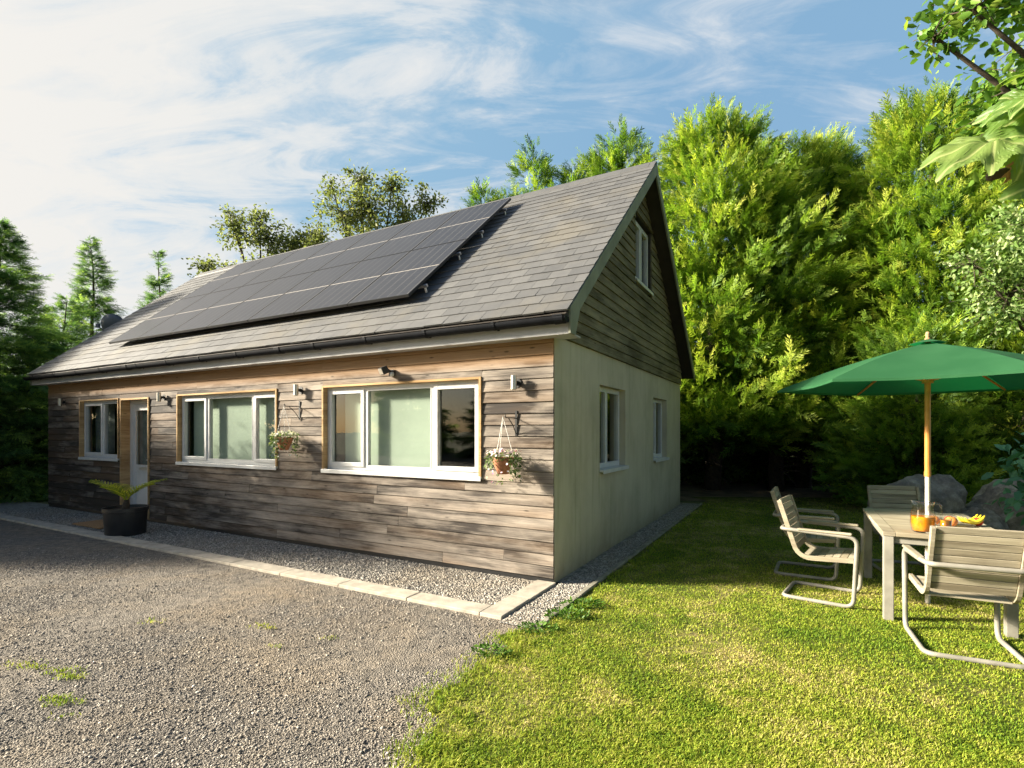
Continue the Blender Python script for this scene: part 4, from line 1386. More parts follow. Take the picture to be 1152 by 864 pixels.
def make_chair():
    t = thing('garden_chair', 'x', 'chair', group='slatted cantilever armchairs round the garden table')
    hw = 0.285
    path = [(-hw, -0.30, 0.018), (-hw, 0.27, 0.018), (-hw, 0.30, 0.64), (-hw, -0.20, 0.655), (-hw * 0.93, -0.315, 0.655),
            (hw * 0.93, -0.315, 0.655), (hw, -0.20, 0.655), (hw, 0.30, 0.64), (hw, 0.27, 0.018), (hw, -0.30, 0.018)]
    pts = fillet(path, 0.075, closed=True)
    b = MB(); b.tube(pts, 0.0185, n=10, closed=True)
    b.build('tube_frame', 'frame_grey', t, smooth=True)
    for sx in (-1, 1):
        b = MB()
        b.box(sx * hw - 0.026, sx * hw + 0.026, -0.17, 0.26, 0.657, 0.677, 0.6)
        b.build('armrest', 'garden_wood', t, bevel=0.008)
    side = fillet([(0, 0.27, 0.425), (0, -0.17, 0.395), (0, -0.335, 0.920)], 0.12, k=6)
    for sx in (-1, 1):
        b = MB()
        xs = sx * 0.250
        n_ = len(side)
        for i in range(n_):
            d = side[min(i + 1, n_ - 1)] - side[max(i - 1, 0)]; d.normalize()
            nn = Vector((0, -d.z, d.y)) * 0.021
            p = side[i]
            b.v += [(xs - 0.014, *(p + nn)[1:]), (xs + 0.014, *(p + nn)[1:]), (xs + 0.014, *(p - nn)[1:]), (xs - 0.014, *(p - nn)[1:])]
        for i in range(n_ - 1):
            for k in range(4):
                b.f.append((i * 4 + k, i * 4 + (k + 1) % 4, i * 4 + 4 + (k + 1) % 4, i * 4 + 4 + k)); b.t.append(0.4)
        b.f += [(3, 2, 1, 0), tuple(n_ * 4 - 4 + k for k in range(4))]; b.t += [.4, .4]
        b.build('side_rail', 'garden_wood', t, bevel=0.003)
    def slat(b, y, z, ang, wd):
        mx = Matrix.Translation((0, y, z)) @ Matrix.Rotation(ang, 4, 'X')
        b.box(-0.234, 0.234, -wd / 2, wd / 2, -0.007, 0.007, random.random(), mx)
    b = MB()
    ang = math.atan2(0.525, -0.165)
    for k in range(9):
        s = 0.165 + k * 0.1005
        slat(b, -0.17 - 0.165 * s, 0.395 + 0.525 * s, ang, 0.050)
    b.build('backrest', 'garden_wood', t, bevel=0.002)
    b = MB()
    for k in range(7):
        s = k / 6.6
        slat(b, 0.245 - 0.40 * s, 0.425 - 0.028 * s, math.atan2(0.03, 0.44), 0.056)
    b.build('seat', 'garden_wood', t, bevel=0.002)
    return t

def face(d): return math.atan2(d[1], d[0]) - math.pi / 2
chairs = [((3.31, 3.83), (0.43, 0.90), 'weathered slatted armchair seen from behind at the near end of the table'),
          ((3.00, 5.02), (0.78, -0.62), 'sunlit slatted armchair at the left side, nearer the lawn front'),
          ((3.32, 5.86), (0.83, -0.50), 'shaded slatted armchair standing behind the sunlit one'),
          ((4.50, 5.98), (-0.30, -0.95), 'grey slatted armchair at the far table end in front of the boulders')]
pc = make_chair()
for i, (p, d, lab) in enumerate(chairs):
    o = pc if i == 0 else copy_tree(pc)
    o.location = (p[0], p[1], 0.012); o.rotation_euler = (0, 0, face(d)); o['label'] = lab

# parasol
PX, PY = 3.83, 4.80
pa = thing('parasol', 'open green canvas parasol on a wooden pole through the table', 'parasol', (PX, PY, 0.012))
b = MB(); b.cyl((0, 0, 0.0), (0, 0, 1.22), 0.0195, n=16); o = b.build('lower_pole', 'pale_pole', pa); smooth_by_angle(o)
b = MB(); b.cyl((0, 0, 1.20), (0, 0, 2.40), 0.0235, n=16); b.cyl((0, 0, 1.17), (0, 0, 1.215), 0.026, n=16); o = b.build('pole', 'orange_wood', pa); smooth_by_angle(o)
RC, ZT, ZA = 1.26, 2.02, 2.405
angs = [R(-158 + 60 * k) for k in range(6)]
b = MB()
vs = [(0, 0, ZA)]; fs = []
rings = 8; seg = 8
tot = 6 * seg
for i in range(1, rings + 1):
    f_ = i / rings
    for k in range(6):
        a0, a1 = angs[k], angs[(k + 1) % 6] if k < 5 else angs[0] + 2 * math.pi
        p0 = Vector((math.cos(a0), math.sin(a0), 0)) * RC * f_; p1 = Vector((math.cos(a1), math.sin(a1), 0)) * RC * f_
        for j in range(seg):
            s = j / seg
            p = p0.lerp(p1, s)
            p *= 1 - 0.05 * math.sin(math.pi * s) * f_
            z = ZA + (ZT - ZA) * f_ + 0.028 * math.sin(math.pi * f_) - 0.030 * math.sin(math.pi * s) * f_ * (1 - 0.6 * f_)
            vs.append((p.x, p.y, z))
for k in range(tot): fs.append((0, 1 + k, 1 + (k + 1) % tot))
for i in range(rings - 1):
    for k in range(tot):
        a = 1 + i * tot + k; c = 1 + i * tot + (k + 1) % tot
        fs.append((a, a + tot, c + tot, c))
# hem
base_i = 1 + (rings - 1) * tot
n0 = len(vs)
for k in range(tot):
    x_, y_, z_ = vs[base_i + k]; vs.append((x_ * 1.0, y_ * 1.0, z_ - 0.022))
for k in range(tot):
    k2 = (k + 1) % tot
    fs.append((base_i + k, n0 + k, n0 + k2, base_i + k2))
b.add(vs, fs)
o = b.build('canopy', 'canvas', pa); smooth_by_angle(o, 12)
b = MB()
vs = [(0, 0, ZA + 0.035)]
for k in range(6): vs.append((0.15 * math.cos(angs[k]), 0.15 * math.sin(angs[k]), ZA + 0.012 - 0.022))
b.add(vs, [(0, 1 + k, 1 + (k + 1) % 6) for k in range(6)]); b.build('vent_cap', 'canvas', pa)
b = MB(); b.lathe([(0.0, 0.10), (0.012, 0.095), (0.02, 0.07), (0.012, 0.05), (0.024, 0.035), (0.024, 0.0)], 16, (0, 0, ZA)); b.build('finial', 'trim', pa, smooth=True)
b = MB(); b.cyl((0, 0, ZA - 0.07), (0, 0, ZA - 0.02), 0.042, n=16); b.cyl((0, 0, 2.03), (0, 0, 2.09), 0.045, n=16); b.build('hub', 'orange_wood', pa)
for a in angs:
    b = MB(); b.tube([(0.03 * math.cos(a), 0.03 * math.sin(a), ZA - 0.045), (RC * 0.5 * math.cos(a), RC * 0.5 * math.sin(a), (ZA + ZT) / 2 + 0.003), (RC * 0.985 * math.cos(a), RC * 0.985 * math.sin(a), ZT - 0.012)], 0.011, n=6)
    b.build('rib', 'orange_wood', pa)
    b = MB(); b.tube([(0.04 * math.cos(a), 0.04 * math.sin(a), 2.06), (0.58 * math.cos(a), 0.58 * math.sin(a), ZA + (ZT - ZA) * 0.58 / RC + 0.002)], 0.010, n=6)
    b.build('strut', 'orange_wood', pa)

# things on the table
zt = 0.012 + th
jl = Vector((3.44, 4.36, zt))
jg = thing('juice_jug', 'clear glass jug half full of orange juice on the table', 'jug', jl)
b = MB(); b.lathe([(0.0, 0.0), (0.058, 0.0), (0.066, 0.01), (0.074, 0.06), (0.070, 0.12), (0.058, 0.165), (0.066, 0.20), (0.071, 0.205), (0.068, 0.205), (0.062, 0.198), (0.054, 0.165), (0.066, 0.12), (0.070, 0.06), (0.06, 0.008), (0.0, 0.006)], 32)
b.build('body', 'clear', jg, smooth=True)
b = MB(); b.lathe([(0.0, 0.009), (0.058, 0.010), (0.0685, 0.06), (0.0665, 0.105), (0.0, 0.105)], 32); o = b.build('juice', 'juice', jg); smooth_by_angle(o)
b = MB(); b.tube(fillet([(0.055, 0, 0.185), (0.125, 0, 0.19), (0.13, 0, 0.09), (0.070, 0, 0.06)], 0.05), 0.007, n=8); b.build('handle', 'clear', jg, smooth=True)
jg.scale = (1.2, 1.2, 1.25)
gl = thing('tumbler', 'straight glass of orange juice beside the jug', 'glass', (3.53, 4.24, zt))
b = MB(); b.lathe([(0.0, 0.0), (0.036, 0.0), (0.041, 0.135), (0.039, 0.135), (0.034, 0.006), (0.0, 0.006)], 24); b.build('glass_wall', 'clear', gl, smooth=True)
b = MB(); b.lathe([(0.0, 0.008), (0.033, 0.008), (0.0378, 0.118), (0.0, 0.118)], 24); o = b.build('juice', 'juice', gl); smooth_by_angle(o)

def fruit(name, label, cat, loc, r_, m):
    t = thing(name, label, cat, loc)
    b = MB(); prof = []
    for k in range(13):
        a = -math.pi / 2 + math.pi * k / 12
        prof.append((max(0.0, r_ * math.cos(a) * (1 + 0.03 * math.sin(3 * a))), r_ + r_ * 0.94 * math.sin(a) - 0.10 * r_ * math.exp(-((a - math.pi / 2) / 0.3) ** 2)))
    b.lathe(prof, 24); b.build('flesh', m, t, smooth=True)
    b = MB(); b.tube([(0, 0, r_ * 1.78), (0.003, 0, r_ * 2.02)], 0.0025, n=5); b.build('stalk', 'bark', t)
fruit('peach', 'orange peach beside the parasol pole on the table', 'fruit', (3.77, 4.66, zt), 0.046, 'peach')
fruit('peach', 'orange peach between the juice glass and the bananas', 'fruit', (3.88, 4.60, zt), 0.046, 'peach')
fruit('apple', 'red apple under the bananas on the table', 'fruit', (4.13, 4.62, zt), 0.040, 'apple')
fruit('apple', 'red apple behind the peaches on the table', 'fruit', (3.95, 4.70, zt), 0.040, 'apple')
bn = thing('banana_bunch', 'bunch of yellow bananas on the table', 'fruit', (4.06, 4.62, zt))
for k in range(3):
    b = MB()
    pts = []
    for i in range(9):
        s = i / 8
        a = R(-150 + 120 * s)
        pts.append((0.115 * math.cos(a) * 0.9 + 0.012, -0.035 + 0.035 * k, 0.128 + 0.10 * math.sin(a) + 0.02 * s))
    b.tube(pts, [0.006, 0.013, 0.017, 0.019, 0.019, 0.018, 0.016, 0.011, 0.006], n=8)
    b.build('banana', 'banana', bn, smooth=True)

# ------------------------------------------------------------------ boulders
def boulder(label, loc, sz, seed):
    import bmesh
    from mathutils import noise as mn
    bm = bmesh.new()
    bmesh.ops.create_icosphere(bm, subdivisions=5, radius=1.0)
    for v in bm.verts:
        p = v.co.copy()
        q = p + Vector((seed * 7.1, seed * 3.3, 0))
        d = 1 + 0.30 * mn.noise(q * 1.1) + 0.15 * mn.noise(q * 2.7) + 0.07 * mn.noise(q * 6.5) + 0.03 * mn.noise(q * 15.0)
        p = p * d
        p = Vector((p.x * sz[0], p.y * sz[1], max(p.z, -0.5) * sz[2]))
        v.co = p
    me = bpy.data.meshes.new('boulder'); bm.to_mesh(me); bm.free()
    me.materials.append(M['boulder']); me.shade_smooth()
    o = bpy.data.objects.new('boulder', me); COL.objects.link(o)
    o.location = loc
    return tag(o, label, 'boulder', 'boulders at the foot of the hedge')
boulder('large rounded grey boulder behind the far chair and parasol pole', (5.95, 7.55, 0.25), (0.62, 0.45, 0.66), 1)
boulder('wide low grey boulder behind the blue green leafy shrub', (7.15, 7.35, 0.22), (0.78, 0.5, 0.62), 2)
boulder('small low grey boulder wedged between the two large ones', (6.35, 7.15, 0.1), (0.42, 0.34, 0.42), 3)

# ------------------------------------------------------------------ trees
def spray_base(pairs=8, spread=0.26):
    """flat feathery frond along +x, length 1, in the xy plane, drooping a little"""
    v = []; f = []
    def blade(a, d, ln, w_):
        a = np.array(a, float); d = np.array(d, float); d /= np.linalg.norm(d)
        s = np.array([-d[1], d[0], 0.0]) * w_
        i = len(v)
        v.extend([a - s * 0.5, a + d * ln * 0.45 - s, a + d * ln + np.array([0, 0, -0.06 * ln]), a + d * ln * 0.45 + s])
        f.append((i, i + 1, i + 2, i + 3))
    blade((0, 0, 0), (1, 0, 0), 1.0, 0.020)
    for k in range(pairs):
        x = 0.08 + 0.80 * k / (pairs - 1)
        ln = spread * (1.05 - 0.7 * k / pairs) + 0.10
        z = -0.10 * x * x
        wob = 0.34 * math.sin(k * 2.4)
        for sg in (-1, 1):
            blade((x + (0.05 if sg > 0 else 0), 0, z), (0.88, sg * (0.62 + 0.12 * math.sin(k * 1.7)), 0.08 + sg * wob), ln * (1 + 0.15 * math.sin(k * 3.1 + sg)), 0.031)
    vv = np.array(v)
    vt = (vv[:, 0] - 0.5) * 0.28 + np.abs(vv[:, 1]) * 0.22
    return vv, np.array(f), vt
SPV, SPF, SPT = spray_base()

def conifer(label, loc, h, rmax, base, nl, ns, sl_, seed, m, style='cypress', group=None, lean=(0, 0), bare=0.0, name='conifer_tree', shape=0.6):
    r = np.random.default_rng(seed)
    t = thing(name, label, 'tree', loc, 0, group)
    # trunk with a few dead lower limbs
    b = MB()
    k = 9
    path = [(lean[0] * (i / k) + 0.05 * math.sin(i * 1.3 + seed), lean[1] * (i / k) + 0.05 * math.cos(i * 1.7 + seed), h * 0.97 * i / k) for i in range(k + 1)]
    r0 = (0.022 if style == 'cypress' else 0.013) * h + 0.02
    b.tube(path, [max(0.012, r0 * (1 - 0.93 * i / k)) for i in range(k + 1)], n=9)
    # limbs
    f = r.uniform(0, 1, nl) ** (1.15 if style == 'cypress' else 1.0)
    az = r.uniform(0, 2 * np.pi, nl)
    zl = base + (h - base) * f
    if style == 'cypress':
        prof = np.clip((1 - f) ** shape, 0.03, 1) * np.clip(0.70 + f * 2.2, 0, 1)
        up = 0.22 + 0.60 * f
    else:
        prof = np.clip((1 - f) ** (0.85 if shape == 0.6 else shape), 0.03, 1) * np.clip(0.8 + f * 2, 0, 1)
        up = -0.05 + 0.40 * f
    lobe = 1 + 0.16 * np.sin(az * 3 + seed + f * 9) + 0.12 * np.sin(az * 5 + f * 17 + seed * 2)
    ln = rmax * prof * lobe * r.uniform(0.62, 1.12, nl) + (0.12 if style == 'cypress' else 0.03)
    dirv = np.stack([np.cos(az), np.sin(az), up + r.normal(0, 0.12, nl)], 1)
    dirn = dirv / np.linalg.norm(dirv[:, :2], axis=1, keepdims=True)
    ax = np.array(path)
    cxy = np.stack([np.interp(zl, ax[:, 2], ax[:, 0]), np.interp(zl, ax[:, 2], ax[:, 1])], 1)
    org = np.stack([cxy[:, 0], cxy[:, 1], zl - ln * np.clip(dirn[:, 2], 0, 1) * 0.55], 1)
    tipz = org[:, 2] + dirn[:, 2] * ln
    over = np.clip(tipz - h, 0, None)
    org[:, 2] -= over
    for i in range(min(nl, 46)):
        o0 = org[i]; e0 = org[i] + dirn[i] * ln[i] * 0.8
        mid = (o0 + e0) / 2 + np.array([0, 0, -0.04 * ln[i]])
        b.tube([o0, mid, e0], [0.010 + 0.010 * ln[i], 0.008 + 0.005 * ln[i], 0.004], n=5, cap=False)
    for i in range(int(bare)):
        a_ = r.uniform(0, 6.28); zb = r.uniform(0.5, max(0.6, base)); lb = r.uniform(0.5, 1.4)
        b.tube([(0, 0, zb), (lb * 0.6 * math.cos(a_), lb * 0.6 * math.sin(a_), zb + r.uniform(-.1, .2)), (lb * math.cos(a_ + .2), lb * math.sin(a_ + .2), zb + r.uniform(-.3, .3))], [0.03, 0.018, 0.006], n=5, cap=False)
    b.build('trunk', 'bark', t, smooth=True)
    # sprays along the limbs
    wgt = ln + 0.35; wgt = wgt / wgt.sum()
    li = r.choice(nl, ns, p=wgt)
    s = r.uniform(0.25, 1.0, ns) ** 0.6
    pos = org[li] + dirn[li] * (ln[li] * s)[:, None]
    sd_ = np.stack([-np.sin(az[li]), np.cos(az[li]), np.zeros(ns)], 1)
    wid = (0.07 if style == 'cypress' else 0.03) + (0.17 if style == 'cypress' else 0.24) * np.minimum(ln[li], 1.6) * (1.05 - s * 0.75)
    off = r.normal(0, 1, ns) * wid
    if style == 'cypress':
        pos += sd_ * off[:, None] + np.stack([np.zeros(ns), np.zeros(ns), r.normal(0, 0.12, ns)], 1)
        d = dirn[li] * 0.8 + sd_ * (off * 1.2)[:, None] + np.stack([r.normal(0, .3, ns), r.normal(0, .3, ns), 0.06 + r.normal(0, .38, ns)], 1)
        upv = r.normal(0, 0.55, (ns, 3)) + dirn[li] * 0.6 + np.array([0, 0, 0.4])
    else:
        pos += sd_ * off[:, None] + np.stack([np.zeros(ns), np.zeros(ns), -np.abs(r.normal(0, 0.07, ns)) - 0.05 * s * ln[li]], 1)
        d = dirn[li] * 0.8 + sd_ * (off * 2.5)[:, None] + np.stack([r.normal(0, .2, ns), r.normal(0, .2, ns), -0.12 + r.normal(0, .22, ns)], 1)
        upv = r.normal(0, 0.3, (ns, 3)) + np.array([0, 0, 1.0])
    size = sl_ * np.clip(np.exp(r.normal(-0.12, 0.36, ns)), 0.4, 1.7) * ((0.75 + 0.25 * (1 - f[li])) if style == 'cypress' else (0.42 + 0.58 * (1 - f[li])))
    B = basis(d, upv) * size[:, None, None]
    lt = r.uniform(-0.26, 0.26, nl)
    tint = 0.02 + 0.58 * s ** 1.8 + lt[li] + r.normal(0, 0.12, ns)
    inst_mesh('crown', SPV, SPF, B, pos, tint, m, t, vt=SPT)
    return t

G_H = 'tall cypresses behind the gable and lawn'
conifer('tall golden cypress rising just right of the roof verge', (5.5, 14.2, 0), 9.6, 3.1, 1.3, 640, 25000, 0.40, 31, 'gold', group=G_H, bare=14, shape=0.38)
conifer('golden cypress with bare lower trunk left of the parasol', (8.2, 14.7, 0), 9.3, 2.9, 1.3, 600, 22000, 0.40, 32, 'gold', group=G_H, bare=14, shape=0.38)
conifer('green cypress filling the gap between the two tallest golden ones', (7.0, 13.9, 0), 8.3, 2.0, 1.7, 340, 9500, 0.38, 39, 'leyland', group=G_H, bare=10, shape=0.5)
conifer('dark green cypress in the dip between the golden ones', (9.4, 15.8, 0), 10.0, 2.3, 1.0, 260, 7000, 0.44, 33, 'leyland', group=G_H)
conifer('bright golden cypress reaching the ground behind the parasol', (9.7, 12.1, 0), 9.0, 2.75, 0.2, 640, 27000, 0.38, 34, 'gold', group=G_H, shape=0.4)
conifer('golden cypress at the right behind the variegated shrub', (12.6, 11.3, 0), 9.2, 2.6, 0.2, 380, 14000, 0.40, 35, 'gold', group=G_H, shape=0.4)
conifer('green hedge cypress clipped low behind the boulders', (8.0, 10.3, 0), 3.5, 1.25, 0.05, 190, 7500, 0.27, 36, 'leyland', group=G_H, shape=0.3)
conifer('green hedge cypress behind the parasol pole', (9.7, 9.8, 0), 3.6, 1.5, 0.05, 200, 7500, 0.27, 37, 'leyland', group=G_H, shape=0.3)
conifer('green hedge cypress at the right edge behind the wide boulder', (11.6, 9.5, 0), 3.8, 1.5, 0.05, 180, 5500, 0.28, 38, 'leyland', group=G_H, shape=0.3)
G_B = 'cypress tops above the roof ridge'
conifer('added unseen broad evergreen behind the house, shading the cypress trunks', (2.5, 13.7, 0), 4.6, 1.6, 0.05, 150, 4000, 0.40, 55, 'spruce', group='added evergreens that shade the cypress trunks', shape=0.35)  # this and the next evergreen are added, unseen, to keep sun off the trunks
conifer('second added unseen broad evergreen farther behind the house, shading the cypress trunks', (2.3, 15.4, 0), 5.2, 1.7, 0.05, 150, 4000, 0.40, 56, 'spruce', group='added evergreens that shade the cypress trunks', shape=0.35)
conifer('bushy cypress top low over the ridge near the verge', (2.1, 16.9, 0), 9.9, 2.0, 1.5, 200, 5500, 0.40, 44, 'leyland', group=G_B, shape=0.45)
conifer('bushy cypress top low over the ridge, left of the slim dark tip', (-0.2, 17.6, 0), 9.4, 1.7, 1.5, 180, 4500, 0.40, 45, 'leyland', group=G_B, shape=0.5)
conifer('cypress top peeping over the ridge next to the verge', (3.3, 16.2, 0), 10.8, 2.3, 1.2, 260, 7000, 0.44, 41, 'leyland', group=G_B, bare=6, shape=0.5)
conifer('slim dark cypress tip over the middle of the ridge', (0.7, 16.6, 0), 10.4, 1.6, 1.5, 190, 4200, 0.46, 42, 'leyland', group=G_B)
conifer('lower cypress tip over the ridge above the panel corner', (-0.9, 17.2, 0), 9.4, 1.5, 1.5, 170, 3500, 0.46, 43, 'leyland', group=G_B)
G_D = 'dark evergreens deep behind the bare trunks'
conifer('shaded evergreen in the gloom right of the gable wall', (6.2, 18.0, 0), 7.5, 2.8, 0.1, 230, 5500, 0.60, 51, 'spruce', group=G_D, shape=0.4)
conifer('shaded evergreen in the gloom under the golden cypresses', (10.2, 18.4, 0), 7.5, 2.8, 0.1, 230, 5500, 0.60, 52, 'spruce', group=G_D, shape=0.4)
conifer('shaded low evergreen close behind the gable corner', (5.1, 16.4, 0), 3.6, 1.6, 0.05, 140, 3500, 0.42, 54, 'spruce', group=G_D, shape=0.4)
conifer('shaded low evergreen left of the hedge foot', (8.2, 16.6, 0), 3.4, 1.7, 0.05, 140, 3500, 0.42, 53, 'leyland', group=G_D, shape=0.4)

G_L = 'dark conifers left of the house'
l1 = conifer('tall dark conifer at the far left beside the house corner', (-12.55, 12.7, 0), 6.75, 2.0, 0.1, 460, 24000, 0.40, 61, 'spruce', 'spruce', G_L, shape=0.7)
conifer('dark conifer behind the satellite dish', (-13.3, 16.5, 0), 7.8, 1.9, 0.2, 380, 13000, 0.36, 62, 'spruce', 'spruce', G_L, shape=1.0)
conifer('bushy conifer filling the gap behind the roof foot', (-12.9, 15.0, 0), 5.5, 1.7, 0.1, 260, 9000, 0.36, 66, 'spruce', 'spruce', G_L, shape=0.7)
conifer('small dark conifer tip just left of the roof slope', (-12.3, 18.2, 0), 7.9, 1.5, 0.2, 300, 8000, 0.36, 63, 'spruce', 'spruce', G_L, shape=1.0)
conifer('dark conifer cut by the left edge of the photo', (-14.9, 14.2, 0), 5.6, 1.9, 0.2, 170, 6000, 0.42, 64, 'spruce', 'spruce', G_L)
conifer('green conifer filling the gap between the left tips', (-15.6, 17.2, 0), 5.8, 2.0, 0.2, 170, 5500, 0.48, 65, 'leyland', 'spruce', G_L)

# trees standing past the left edge: they shade the drive and the far half of the front
def copy_thing(o, loc, rz, sc, label, group):
    c = copy_tree(o); c.location = loc; c.rotation_euler = (0, 0, rz); c.scale = (sc[0], sc[0], sc[1]); c['label'] = label; c['group'] = group
    return c
G_S = 'conifers along the drive past the left edge'
G_R = 'unseen trees added to darken the window reflections'
for i, (x, y, c) in enumerate([(-29, -4.5, 1.45), (-22, -8, 1.4), (-14.5, -10, 1.35), (-10, -13, 1.2), (-4, -16, 1.3), (3, -17, 1.2)]):  # unseen conifers added so the front windows reflect something dark
    copy_thing(l1, (x, y, 0), 0.9 * i, (1.35, c), ['first', 'second', 'third', 'fourth', 'fifth', 'sixth'][i] + ' added dark conifer behind the viewpoint for the window reflections, counted from the drive side', G_R)

def broadleaf(label, loc, h, blobs, nleaf, lsize, seed, m, name='leafy_tree', trunk_r=0.14, cat='tree', group=None, twig=14):
    """blobs: (x, y, z, r) clumps of leaves; limbs run from the trunk into each clump"""
    r = np.random.default_rng(seed)
    t = thing(name, label, cat, loc, 0, group)
    b = MB()
    b.tube([(0, 0, 0), (0.06, 0.03, h * 0.25), (-0.04, 0.05, h * 0.5)], [trunk_r, trunk_r * 0.8, trunk_r * 0.55], n=9)
    fork = np.array([-0.04, 0.05, h * 0.5])
    T = []; D = []; TT = []
    tot = sum(bb[3] ** 2 for bb in blobs)
    for bb in blobs:
        c = np.array(bb[:3]); rad = bb[3]
        st = fork if c[2] > fork[2] * 0.8 else np.array([0, 0, max(0.1, c[2] * 0.5)])
        mid = (st + c) / 2 + r.normal(0, 0.12 * rad, 3)
        b.tube([st, mid, c], [trunk_r * 0.42, trunk_r * 0.28, trunk_r * 0.14], n=6, cap=False)
        nt_ = max(6, int(twig * rad * 1.6))
        tips = r.normal(0, 1, (nt_, 3)); tips /= np.linalg.norm(tips, axis=1, keepdims=True)
        tips *= rad * r.uniform(0.45, 1.15, (nt_, 1)); tips[:, 2] *= 0.8
        for q in tips:
            b.tube([c, c + q * 0.5 + r.normal(0, 0.06, 3), c + q], [trunk_r * 0.10, trunk_r * 0.06, 0.004], n=4, cap=False)
        nl = int(nleaf * rad ** 2 / tot)
        ti = r.integers(0, nt_, nl)
        s = r.uniform(0.35, 1.05, nl)
        p = c + tips[ti] * s[:, None] + r.normal(0, 0.085 * rad + lsize * 0.6, (nl, 3))
        T.append(p); D.append(tips[ti] / rad + r.normal(0, 0.7, (nl, 3)) + np.array([0, 0, -0.15]))
        tl = r.uniform(-0.2, 0.2, nt_)
        TT.append(0.5 + tl[ti] + r.normal(0, 0.2, nl))
    b.build('trunk', 'bark', t, smooth=True)
    T = np.concatenate(T); D = np.concatenate(D); TT = np.concatenate(TT)
    n = len(T)
    B = basis(D, r.normal(0, 0.6, (n, 3)) + np.array([0, 0, 1.0])) * (lsize * r.uniform(0.65, 1.3, n))[:, None, None]
    inst_mesh('crown', LV, LF, B, T, TT, m, t)
    return t

sb = broadleaf('first airy young tree along the drive, counted from the camera', (-11.7, 7.35, 0), 4.9,
          [(0.0, -0.05, 3.9, 0.75), (0.2, 0.45, 4.3, 0.5), (-0.2, -0.35, 4.45, 0.42), (0.0, 0.3, 2.9, 0.85), (0, -0.35, 2.4, 0.75), (0, 0.2, 1.6, 0.85), (0.1, -0.3, 1.0, 0.7), (-0.5, 0.0, 3.2, 0.8), (-0.5, 0.2, 2.1, 0.8)], 19000, 0.15, 91, 'broad', trunk_r=0.07, group=G_S, twig=12)
copy_thing(sb, (-11.9, 8.6, 0), 1.9, (0.95, 0.86), 'second airy young tree along the drive, counted from the camera', G_S)
copy_thing(sb, (-12.7, 9.8, 0), 3.6, (1.0, 0.86), 'third airy young tree along the drive, counted from the camera', G_S)
copy_thing(l1, (-14.5, 11.3, 0), 0.7, (0.9, 0.80), 'dark conifer along the drive beyond the airy young trees', G_S)

broadleaf('thin leafy tree rising behind the middle of the solar panels', (-4.9, 18.0, 0), 10.6,
          [(0.0, 0, 9.4, 1.1), (1.1, 0.2, 9.0, 1.0), (-1.0, 0.1, 9.2, 0.9), (2.0, 0, 9.5, 0.65), (-0.4, 0, 10.3, 0.6), (0.7, 0.2, 10.1, 0.6), (-1.4, 0.2, 10.2, 0.4), (0.2, 0, 8.0, 1.1), (-1.8, 0, 8.0, 0.7)], 8000, 0.115, 71, 'bluegreen')
broadleaf('thinner leafy tree behind the upper edge of the roof', (-8.6, 18.4, 0), 9.5,
          [(0.0, 0, 8.4, 0.95), (0.9, 0.2, 8.2, 0.8), (-1.1, 0, 8.7, 0.7), (-1.4, 0, 9.3, 0.35), (-0.3, 0, 9.1, 0.5), (1.5, 0, 8.6, 0.5), (0.0, 0, 7.2, 1.0), (-2.2, 0, 7.4, 0.45)], 5500, 0.115, 72, 'bluegreen')
broadleaf('low sparse tree whose twigs show at the far roof end', (-11.0, 19.0, 0), 7.6,
          [(0.0, 0, 7.3, 0.5), (0.6, 0, 7.4, 0.4), (0.3, 0, 6.6, 0.8)], 1600, 0.115, 73, 'bluegreen')
broadleaf('tall variegated shrub with pale green leaves at the right', (9.2, 8.6, 0), 5.6,
          [(0.0, 0, 4.4, 1.2), (-0.9, 0.1, 3.9, 0.95), (-0.8, -0.2, 4.9, 0.8), (0.6, -0.3, 5.2, 1.0), (0.8, -0.4, 3.6, 1.1), (-0.1, -0.5, 3.1, 0.9), (-1.5, 0.1, 4.4, 0.45)], 13500, 0.085, 74, 'varieg', name='variegated_shrub', trunk_r=0.09, twig=30)
broadleaf('green broad leaved tree overhanging the top right corner', (7.9, 6.0, 0), 8.0,
          [(-1.6, 0.0, 5.6, 0.9), (-1.2, 0.2, 6.6, 1.0), (-2.6, 0.0, 6.45, 0.42), (-2.15, 0, 5.55, 0.32), (-3.05, 0, 6.15, 0.26), (-0.3, 0.2, 5.6, 1.1), (0.2, 0, 6.8, 1.2), (-0.6, -0.3, 4.7, 0.8), (-2.0, 0.1, 6.9, 0.6)], 9500, 0.12, 75, 'broad', trunk_r=0.13, twig=24)
broadleaf('blue green leafy shrub at the right edge before the wide boulder', (6.45, 6.2, 0), 1.5,
          [(-0.25, 0, 1.22, 0.34), (0.1, 0, 0.95, 0.42), (-0.28, -0.1, 0.80, 0.28), (0.4, 0, 1.3, 0.4)], 750, 0.13, 76, 'fig', name='leafy_shrub', trunk_r=0.03, cat='shrub', twig=20)

